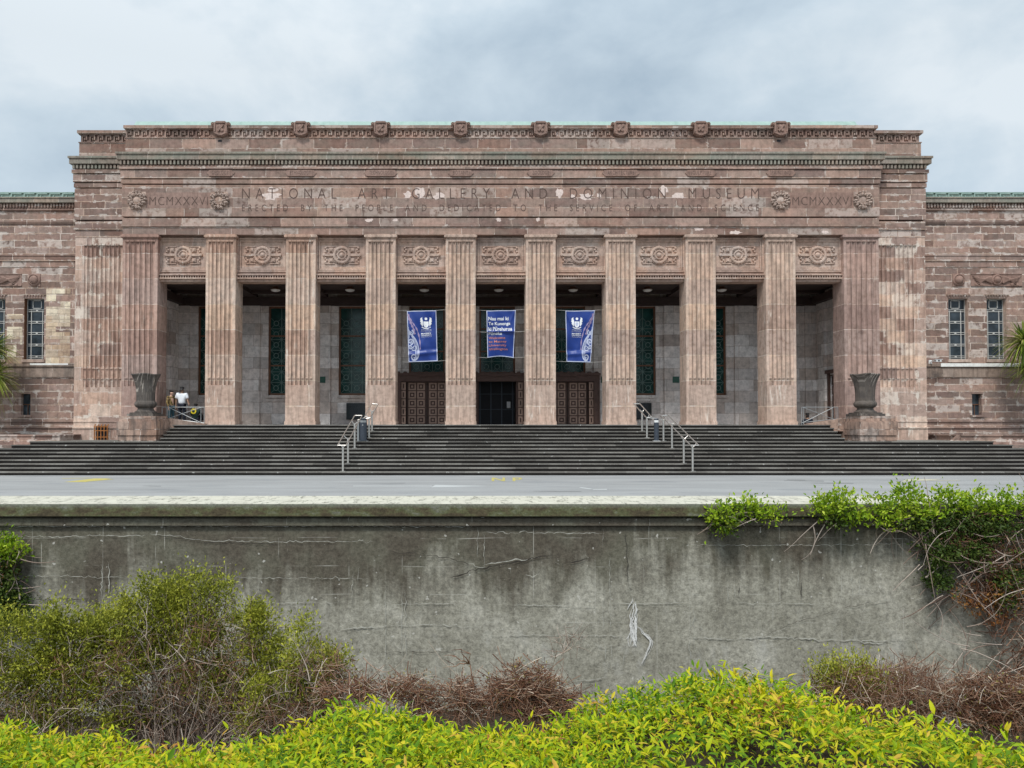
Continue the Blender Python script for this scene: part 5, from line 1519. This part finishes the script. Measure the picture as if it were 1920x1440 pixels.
# ================================================================== THE BANK BEFORE THE WALL
EDGE = [(-900, 1350), (0, 1350), (120, 1348), (210, 1356), (300, 1372), (440, 1374), (520, 1356), (580, 1335), (690, 1302), (800, 1318), (850, 1336), (1000, 1342), (1060, 1318), (1100, 1288), (1200, 1256), (1300, 1240), (1410, 1244), (1480, 1262), (1560, 1312), (1700, 1362), (1830, 1382), (1920, 1386), (2800, 1420)]
ex = np.array([(p - VX) / F * 4.6 + CX for p, _ in EDGE]); ez = np.array([-(q - 797) / F * 4.6 + CZ for _, q in EDGE])
def hnoise(x, y):
    return .026 * np.sin(3.1 * x + 1.7 * y) + .022 * np.sin(5.3 * x - 2.9 * y + 1) + .02 * np.sin(9.7 * x + 6.1 * y + 2)
def surf(x, d):
    """top of the planting at x and distance d from the lens."""
    zE = np.interp(x, ex, ez) - .045 - .03 * np.clip((x - .9) / .6, 0, 1)
    t = np.clip((d - 2.2) / 2.4, 0, 1)
    z0 = -1.10
    z = z0 + (zE - z0) * t
    fall = np.clip(d - 4.6, 0, None)
    return z - fall * .42 - np.clip(d - 4.75, 0, .6) * .3 + hnoise(x, d) * np.clip(t + .3, 0, 1)
gx = np.concatenate([np.linspace(-300, -9, 24), np.linspace(-8, 7, 76), np.linspace(8, 300, 24)])
gd = np.concatenate([np.linspace(-260, -2, 16), np.linspace(-1, 9, 51), np.linspace(9.5, 18.5, 12)])
GX, GD = np.meshgrid(gx, gd)
def soil(x, d):
    s = surf(x, np.clip(d, 1.2, 5.5)) - .22
    out = -1.66 + .02 * np.sin(x * 2)
    near = np.clip((d - .5) / .9, 0, 1)
    z = out * (1 - near) + s * near
    z = np.where(d > 5.5, s + (np.clip(d, 5.5, None) - 5.5) * -.345, z)
    return z + .03 * np.sin(7 * x + 3 * d) * near
GZ = soil(GX, GD)
nv, nu = GX.shape
vs = np.stack([GX, GD - 35.0, GZ], -1).reshape(-1, 3)
fs = [(j * nu + i, j * nu + i + 1, (j + 1) * nu + i + 1, (j + 1) * nu + i) for j in range(nv - 1) for i in range(nu - 1)]
tag(mesh_from('ground', vs, fs, M['soil'], None, None, True), kind='structure')

# ---- lime-green ground cover: leafy rosettes over the bed
n = 13500
x = rng.uniform(-8.2, 6.6, n); d = 1.25 + 3.75 * np.sqrt(rng.uniform(0, 1, n))
z = surf(x, d) + rng.normal(0, .04, n) - .085
keep = np.abs(x - CX + .0) < 4.6 + d * .5
x, d, z = x[keep], d[keep], z[keep]
n = len(x); per = 10
base = np.repeat(np.stack([x, d - 35.0, z], 1), per, 0)
ph = rng.uniform(0, 2 * pi, n * per); elv = rng.uniform(.05, 1.15, n * per)
tilt = np.repeat(np.stack([rng.normal(0, .3, n), rng.normal(-.18, .3, n), np.zeros(n)], 1), per, 0)
ax = np.stack([np.cos(ph) * np.cos(elv), np.sin(ph) * np.cos(elv), np.sin(elv)], 1) + tilt
nr = np.stack([-np.cos(ph) * np.sin(elv), -np.sin(ph) * np.sin(elv), np.cos(elv)], 1) + rng.normal(0, .35, (n * per, 3))
ln = rng.uniform(.022, .068, n * per); wd = ln * rng.uniform(.17, .34, n * per)
base = base + unit(ax) * .012 + rng.normal(0, .02, (n * per, 3)) + np.stack([np.zeros(n * per), np.zeros(n * per), -rng.exponential(.055, n * per)], 1)
V, Fc = leaves_arrays(base, ax, nr, ln, wd, rng.uniform(.0, .5, n * per)[:, None], True)
tag(tri_object('ground_cover', V, Fc, M['cover']), 'low ground cover of pointed lime green and yellow leaves', 'ground cover', kind='stuff')

# ------------------------------------------------------------------ shrubs, brush and creepers
def twig_tubes(paths, radii, seg=3):
    """many thin bent twigs as one triangle soup; each twig is its own island."""
    Vs, Fs, off = [], [], 0
    for pts, r in zip(paths, radii):
        pts = np.asarray(pts); n = len(pts)
        tg = np.gradient(pts, axis=0); tg = unit(tg)
        a = np.cross(tg, np.array([.31, .2, .93])); a = unit(a); b = np.cross(tg, a)
        ang = np.arange(seg) * 2 * pi / seg
        rr = r * np.linspace(1, .35, n)[:, None, None]
        ring = pts[:, None] + rr * (a[:, None] * np.cos(ang)[None, :, None] + b[:, None] * np.sin(ang)[None, :, None])
        Vs.append(ring.reshape(-1, 3))
        i = np.arange(n - 1)[:, None] * seg; k = np.arange(seg)[None]; k2 = (k + 1) % seg
        A, B, C, D = (i + k).ravel(), (i + k2).ravel(), (i + seg + k2).ravel(), (i + seg + k).ravel()
        Fs.append(np.concatenate([np.stack([A, B, C], 1), np.stack([A, C, D], 1)]) + off); off += n * seg
    return np.concatenate(Vs), np.concatenate(Fs)
def arc(p, dirv, L, bend, n=7, wig=.02):
    pts = [np.array(p)]; dv = np.array(dirv) / np.linalg.norm(dirv); bend = np.array(bend)
    for i in range(n):
        dv = dv + bend / n + rng.normal(0, wig * 6, 3) / n; dv /= np.linalg.norm(dv)
        pts.append(pts[-1] + dv * L / n)
    return pts
def ell(px, py, rx, ry, D, rd):
    c = np.array(P(px, py, D - 35.0)); k = D / F
    return c, np.array([rx * k, rd, ry * k])
def pts_in(blobs, n, shell=.55):
    w = np.array([b[1][0] * b[1][2] for b in blobs]); idx = rng.choice(len(blobs), n, p=w / w.sum())
    dv = rand_dirs(n); r = (shell + (1 - shell) * rng.uniform(0, 1, n)) ** .7
    c = np.array([b[0] for b in blobs])[idx]; s = np.array([b[1] for b in blobs])[idx]
    return c + dv * s * r[:, None], dv
def leaf_clumps(blobs, nclump, per, sig, ln, wr, shell=.5, up=.75):
    c, dv = pts_in(blobs, nclump, shell)
    k = rng.poisson(per, nclump).clip(2)
    base = np.repeat(c, k, 0); out = np.repeat(dv, k, 0); n = len(base)
    sg = np.repeat(rng.uniform(.45, 1.7, nclump), k)[:, None] * sig
    base = base + rng.normal(size=(n, 3)) * sg
    ax = unit(out * .6 + rng.normal(size=(n, 3)) * .6 + np.array([0, -.1, up]))
    nr = unit(rng.normal(size=(n, 3)) + np.array([0, -.5, .8]))
    L = rng.uniform(.6, 1.25, n) * ln
    return base, ax, nr, L, L * wr
def shrub(name, label, cat, D, blobs, root_px, clumps, per, sig, ln, leaf, ntw, tw_mat, tw_r, rd=.4, group=None, dead=0, extra_tw=None, wr=.42, twl=(.12, .34), part='foliage', twn='branches', shell=.5, heap=False, dry=None):
    B = [ell(*b, D, min(rd, max(b[2] * D / F * .9, .12))) for b in blobs]
    bx = P(*root_px, D - 35.0)
    o = thing(name, (bx[0], bx[1], bx[2]), label, cat, group)
    if clumps:
        V, Fc = leaves_arrays(*leaf_clumps(B, clumps, per, sig, ln, wr, shell)); tri_object(part, V, Fc, leaf, o)
    paths, rad = [], []
    tips, _ = pts_in(B, ntw, .35)
    b0 = np.array(bx)
    for t in tips:
        s = b0 + np.array([rng.normal(0, .12) + (t[0] - b0[0]) * rng.uniform(.3, .9), rng.normal(0, .12), rng.uniform(-.1, .1)])
        if heap:                                                  # fallen, interlaced twigs
            v_ = rng.normal(0, 1, 3) * np.array([1, .6, .45]); v_ /= np.linalg.norm(v_); L_ = rng.choice([.07, .13, .2, .36], p=[.4, .3, .2, .1]) * rng.uniform(.7, 1.3)
            paths.append(arc(t - v_ * L_ / 2, v_, L_, rng.normal(0, .9, 3) + np.array([0, 0, -.5]), 7, .05)); rad.append(tw_r * rng.uniform(.4, 1.4)); continue
        if rng.uniform() < .5: s = t + rng.normal(0, 1, 3) * np.array([.16, .12, 0]) - np.array([0, 0, rng.uniform(.08, .4)])
        d = t - s; L = np.linalg.norm(d) + .05
        paths.append(arc(s, d, L * rng.uniform(.55, .86), rng.normal(0, .8, 3) + np.array([0, 0, -.2]), 7, .05)); rad.append(tw_r * rng.uniform(.5, 1.5))
        main = paths[-1]
        for _ in range(2):
            q = main[rng.integers(2, 7)]; paths.append(arc(q, d / L + rng.normal(0, .7, 3), rng.uniform(*twl) * .5, rng.normal(0, .6, 3), 5, .06)); rad.append(tw_r * rng.uniform(.3, .8))
    V, Fc = twig_tubes(paths, rad); tri_object(twn, V, Fc, tw_mat, o)
    if dry:
        DB = [ell(*b, D - .12, .25) for b in dry[0]]; paths, rad = [], []
        for t in pts_in(DB, dry[1], .2)[0]:
            v_ = rng.normal(0, 1, 3) * np.array([.8, .5, 1.0]); v_ /= np.linalg.norm(v_); L_ = rng.uniform(.08, .28)
            paths.append(arc(t - v_ * L_ / 2, v_, L_, rng.normal(0, .9, 3), 7, .05)); rad.append(tw_r * rng.uniform(.3, .9))
        V, Fc = twig_tubes(paths, rad); tri_object('dead_twigs', V, Fc, M['redtwig'], o)
    return o
def tufts(regions, seed):
    """break a mass of foliage into many small uneven tufts: (px, py, half width, half height, how many, tuft size)."""
    R = random.Random(seed); out = []
    for (px, py, hw, hh, n, sz) in regions:
        for _ in range(n):
            a = R.uniform(0, 2 * pi); q = R.uniform(0, 1) ** .5
            k = sz * R.uniform(.55, 1.3)
            out.append((px + hw * q * cos(a), py + hh * q * sin(a), k * 1.15, k * R.uniform(.6, .95)))
    return out
shrub('shrub', 'dense low olive green shrub mound at the left end of the bank', 'shrub', 5.6,
      tufts([(110, 1168, 110, 26, 16, 24), (40, 1215, 110, 50, 24, 26), (160, 1230, 90, 60, 22, 26), (60, 1290, 140, 45, 30, 27), (90, 1345, 150, 18, 18, 22), (-110, 1250, 120, 90, 40, 30), (-260, 1280, 140, 100, 40, 34)], 21),
      (80, 1370), 1250, 38, .045, .028, M['olive'], 420, M['twig'], .0036, .45, 'shrubs before the retaining wall', dry=([(150, 1250, 60, 30), (60, 1320, 120, 30), (-10, 1320, 50, 20), (215, 1250, 30, 50)], 240))
shrub('shrub', 'tall twiggy olive green shrub reaching up the concrete wall', 'shrub', 5.8,
      tufts([(340, 1108, 82, 20, 14, 17), (428, 1112, 20, 18, 5, 13), (368, 1086, 10, 8, 3, 10), (280, 1140, 44, 30, 9, 18), (345, 1150, 70, 24, 10, 17), (462, 1168, 32, 34, 10, 18), (430, 1195, 50, 18, 7, 16), (300, 1230, 60, 40, 9, 16),
             (400, 1262, 60, 30, 7, 15), (480, 1270, 50, 44, 12, 18), (360, 1310, 110, 26, 10, 15), (225, 1290, 36, 50, 8, 17), (320, 1345, 140, 18, 12, 15), (470, 1330, 60, 20, 8, 15), (330, 1190, 60, 24, 9, 15), (390, 1240, 100, 50, 20, 14), (260, 1215, 40, 50, 10, 15), (420, 1310, 90, 40, 12, 15), (205, 1180, 34, 36, 9, 17), (215, 1240, 40, 40, 9, 17), (505, 1235, 34, 44, 10, 16), (510, 1300, 40, 40, 10, 16)], 22),
      (370, 1385), 1120, 40, .040, .027, M['olive'], 900, M['twig'], .0042, .42, 'shrubs before the retaining wall', shell=.5,
      dry=([(390, 1235, 100, 44), (310, 1335, 130, 34), (255, 1215, 40, 50), (400, 1172, 60, 26), (430, 1310, 90, 40), (330, 1270, 80, 40), (460, 1215, 40, 24)], 650))
shrub('shrub', 'sparse olive shrub with a thin upright sprig right of the tall twiggy shrub', 'shrub', 5.5,
      tufts([(590, 1250, 50, 40, 9, 17), (540, 1300, 60, 34, 10, 18), (620, 1290, 30, 26, 5, 15), (500, 1340, 60, 20, 6, 15), (576, 1162, 8, 12, 3, 8), (563, 1185, 10, 10, 3, 8), (551, 1213, 3, 8, 2, 7), (590, 1200, 14, 10, 2, 8), (560, 1330, 90, 30, 14, 15)], 23),
      (570, 1375), 400, 34, .036, .027, M['olive'], 620, M['twig'], .0036, .35, 'shrubs before the retaining wall', dry=([(540, 1335, 100, 30), (640, 1285, 36, 34), (560, 1255, 30, 24), (620, 1250, 40, 30)], 480))
shrub('dry_brush', 'tangle of red brown dead twigs in the middle of the bank', 'dead brush', 5.15, tufts([(900, 1308, 170, 32, 34, 22), (970, 1276, 70, 24, 14, 18), (1020, 1300, 60, 36, 12, 20), (720, 1290, 80, 16, 16, 16), (640, 1302, 50, 20, 9, 16)], 25), (900, 1370), 170, 9, .03, .022, M['deadleaf'], 3600, M['redtwig'], .0028, .3, 'heaps of dead brush', shell=.3, heap=True)
shrub('shrub', 'small half dead shrub with brown twigs and some green leaves, right part of the bank', 'shrub', 5.2,
      tufts([(1610, 1258, 45, 18, 8, 14), (1560, 1285, 30, 20, 4, 12), (1650, 1290, 60, 24, 6, 13), (1690, 1300, 40, 20, 3, 12), (1590, 1320, 50, 16, 6, 12), (1650, 1330, 90, 26, 12, 13)], 24),
      (1640, 1390), 320, 30, .036, .025, M['olive'], 620, M['redtwig'], .0032, .32, 'shrubs before the retaining wall', dry=([(1640, 1290, 95, 44), (1720, 1280, 60, 46), (1580, 1300, 60, 34), (1660, 1340, 110, 26)], 1500))
shrub('dry_brush', 'heap of dead brown twigs at the right end of the bank', 'dead brush', 5.1, tufts([(1800, 1325, 110, 44, 34, 22), (1730, 1340, 70, 30, 16, 20), (1880, 1315, 80, 50, 24, 22), (1980, 1330, 110, 60, 30, 26), (1840, 1280, 60, 20, 9, 16)], 26), (1820, 1400), 170, 9, .03, .022, M['deadleaf'], 3900, M['redtwig'], .003, .32, 'heaps of dead brush', shell=.3, heap=True)
# a single dead snag and a wispy dead sapling against the wall
for nm, lab, root, tips_, r in (('dead_twig', 'bare forked dead twig standing left of the middle brush tangle', (890, 1262), [(868, 1222), (850, 1232), (845, 1248), (880, 1225)], .006), ('dead_sapling', 'wispy leafless grey sapling against the wall above the middle brush tangle', (1052, 1262), [(1062, 1178), (1078, 1185), (1045, 1200), (1085, 1210), (1035, 1220), (1070, 1195), (1050, 1190), (1090, 1196), (1028, 1236)], .004)):
    a = np.array(P(*root, -29.85)); o = thing(nm, tuple(a), lab, 'dead twig'); paths, rad = [], []
    mid = a + (np.array(P(*tips_[0], -29.85)) - a) * .45
    paths.append(np.linspace(a - [0, 0, .12], mid, 5) + rng.normal(0, .004, (5, 3))); rad.append(r * 1.4)
    for t in tips_:
        e_ = np.array(P(*t, -29.85 + rng.uniform(-.08, .08))); paths.append(np.linspace(mid, e_, 7) + rng.normal(0, .008, (7, 3)) * np.linspace(0, 1, 7)[:, None]); rad.append(r)
        main = paths[-1]
        for _ in range(6 if r < .005 else 2):
            q = main[rng.integers(2, 7)]; paths.append(arc(q, (e_ - mid) + rng.normal(0, .12, 3), rng.uniform(.05, .14), rng.normal(0, .5, 3), 4)); rad.append(r * .5)
    V, Fc = twig_tubes(paths, rad); tri_object('branches', V, Fc, M['twig'] if r < .005 else M['redtwig'], o)

# creepers hanging over the retaining wall (18 m away)
DW = -YC * 0 + 18.15
def creeper(label, bright, dark, rust, vines, loc_px, group='creepers hanging on the retaining wall', nb=20, nd=13, dead=None):
    a = P(*loc_px, YC - .1); o = thing('creeper', a, label, 'creeper', group)
    area = lambda bl: sum(b[2] * b[3] for b in bl)
    if bright:
        B = [ell(*b, DW, .26) for b in bright]; V, Fc = leaves_arrays(*leaf_clumps(B, int(area(bright) / nb), 13, .085, .105, .50, .35, .7)); tri_object('foliage', V, Fc, M['brightleaf'], o)
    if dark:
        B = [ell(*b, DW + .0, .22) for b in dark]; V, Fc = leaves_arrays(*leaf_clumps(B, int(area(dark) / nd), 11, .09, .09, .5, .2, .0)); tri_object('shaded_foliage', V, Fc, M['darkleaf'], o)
    if rust:
        B = [ell(*b, DW, .18) for b in rust]; V, Fc = leaves_arrays(*leaf_clumps(B, int(area(rust) / 22), 9, .09, .085, .45, .2, -.2)); tri_object('dead_leaves', V, Fc, M['rustleaf'], o)
    paths, rad = [], []
    for (box, nn, r, L, dr) in vines:
        for _ in range(nn):
            p = np.array(P(rng.uniform(box[0], box[2]), rng.uniform(box[1], box[3]), YC - rng.uniform(-.1, .3)))
            v = np.array([rng.normal(0, 1) + dr[0], rng.normal(0, .25), rng.normal(0, .8) + dr[1]])
            paths.append(arc(p, v, rng.uniform(*L), rng.normal(0, .9, 3) * np.array([1, .2, 1]), 9, .06)); rad.append(r * rng.uniform(.5, 1.4))
    V, Fc = twig_tubes(paths, rad, 4); tri_object('stems', V, Fc, M['twig'], o)
    if dead:
        DB = [ell(*b, DW, .16) for b in dead[0]]; paths, rad = [], []
        for t in pts_in(DB, dead[1], .2)[0]:
            v = rng.normal(0, 1, 3) * np.array([1, .2, .9]); v /= np.linalg.norm(v); L = rng.uniform(.2, .9)
            paths.append(arc(t - v * L / 2, v, L, rng.normal(0, 1.0, 3) * np.array([1, .2, 1]), 8, .05)); rad.append(.009 * rng.uniform(.5, 1.6))
        V, Fc = twig_tubes(paths, rad); tri_object('dead_stems', V, Fc, M['redtwig'], o)
    return o
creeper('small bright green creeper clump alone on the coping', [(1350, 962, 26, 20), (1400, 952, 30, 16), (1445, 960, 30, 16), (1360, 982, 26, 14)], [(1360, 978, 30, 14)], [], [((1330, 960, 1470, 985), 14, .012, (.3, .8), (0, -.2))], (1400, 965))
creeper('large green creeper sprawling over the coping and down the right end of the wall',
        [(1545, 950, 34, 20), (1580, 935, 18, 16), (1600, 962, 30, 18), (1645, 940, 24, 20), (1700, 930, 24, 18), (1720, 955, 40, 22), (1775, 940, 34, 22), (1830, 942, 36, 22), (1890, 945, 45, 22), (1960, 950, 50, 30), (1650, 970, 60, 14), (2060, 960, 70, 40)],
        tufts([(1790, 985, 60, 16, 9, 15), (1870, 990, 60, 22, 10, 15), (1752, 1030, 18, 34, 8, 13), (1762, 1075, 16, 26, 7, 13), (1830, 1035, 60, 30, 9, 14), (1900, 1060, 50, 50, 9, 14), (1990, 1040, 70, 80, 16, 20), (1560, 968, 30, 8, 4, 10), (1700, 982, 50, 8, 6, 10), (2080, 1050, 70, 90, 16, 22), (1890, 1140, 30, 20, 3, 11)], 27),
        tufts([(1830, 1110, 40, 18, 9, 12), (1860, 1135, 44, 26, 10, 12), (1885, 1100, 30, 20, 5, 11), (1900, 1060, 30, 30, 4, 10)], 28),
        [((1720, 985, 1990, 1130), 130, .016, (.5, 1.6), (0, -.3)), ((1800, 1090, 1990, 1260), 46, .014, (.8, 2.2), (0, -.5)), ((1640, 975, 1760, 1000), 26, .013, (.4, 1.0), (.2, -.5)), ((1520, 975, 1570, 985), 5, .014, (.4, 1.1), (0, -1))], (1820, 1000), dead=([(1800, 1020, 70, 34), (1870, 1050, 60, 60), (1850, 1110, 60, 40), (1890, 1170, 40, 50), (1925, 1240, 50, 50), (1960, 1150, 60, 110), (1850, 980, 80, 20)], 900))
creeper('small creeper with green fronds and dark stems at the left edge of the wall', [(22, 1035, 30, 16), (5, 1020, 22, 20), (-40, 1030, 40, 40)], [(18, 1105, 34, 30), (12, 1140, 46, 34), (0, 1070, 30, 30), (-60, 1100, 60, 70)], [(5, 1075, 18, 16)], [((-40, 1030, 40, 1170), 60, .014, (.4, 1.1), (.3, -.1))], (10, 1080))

# cabbage trees in the beds beside the steps
def cabbage_tree(label, Y, base_px, heads, seed):
    R = np.random.default_rng(seed)
    bx = P(*base_px, Y); zb_ = Z(815, -1.2) - .12
    o = thing('cabbage_tree', (bx[0], Y, zb_), label, 'cabbage tree', 'cabbage trees beside the building')
    t = MB(); fork = Vector((bx[0], Y, zb_ + 1.3))
    t.tube([(bx[0], Y, zb_ - .15), (bx[0] + .03, Y, zb_ + .6), fork], [.17, .14, .13], 10)
    for (px, py, r, nl) in heads:
        c = Vector(P(px, py, Y)); m = (fork + c) / 2 + Vector((0, 0, -.25)); t.tube([fork, m, c], [.11, .085, .07], 9)
    t.build('trunk', M['bark'], o, True)
    Vs, Fs, off = [], [], 0
    for (px, py, rpx, nl) in heads:
        c = np.array(P(px, py, Y)); L0 = rpx * (Y + 35) / F
        dv = unit(R.normal(size=(nl, 3)) + np.array([0, 0, .25]))
        for i in range(nl):
            L = L0 * R.uniform(.75, 1.15); droop = R.uniform(.25, 1.1) * (1.2 - dv[i, 2]) ; w0 = R.uniform(.020, .034)
            s = np.cross(dv[i], [0, 0, 1.0]); s = s / (np.linalg.norm(s) + 1e-6)
            n = 7; q = np.linspace(0, 1, n)
            pts = c + dv[i] * (q * L)[:, None] + np.array([0, 0, -1.0]) * (droop * L * .55 * q ** 2.2)[:, None]
            w = w0 * (np.sin(pi * np.clip(q * .9 + .12, 0, 1)) ** .6) * np.where(q > .99, .1, 1)
            up = np.array([0, 0, 1.0]) * .3
            A = pts - s * w[:, None] + np.array([0, 0, .012]); B = pts; C = pts + s * w[:, None] + np.array([0, 0, .012])
            V = np.stack([A, B, C], 1).reshape(-1, 3); Vs.append(V)
            for j in range(n - 1):
                a = off + j * 3
                Fs += [(a, a + 1, a + 4), (a, a + 4, a + 3), (a + 1, a + 2, a + 5), (a + 1, a + 5, a + 4)]
            off += len(V)
    tri_object('crown', np.concatenate(Vs), np.array(Fs), M['strap'], o)
cabbage_tree('cabbage tree with drooping strap leaves at the left edge, before the yellow patched wall', -.35, (-52, 815), [(-18, 655, 48, 260), (-14, 705, 44, 240), (-70, 640, 50, 200)], 3)
cabbage_tree('cabbage tree with two tufts of strap leaves at the right edge, before the leaded windows', -.35, (1985, 815), [(1920, 640, 45, 260), (1935, 688, 40, 230), (2000, 640, 48, 200)], 5)
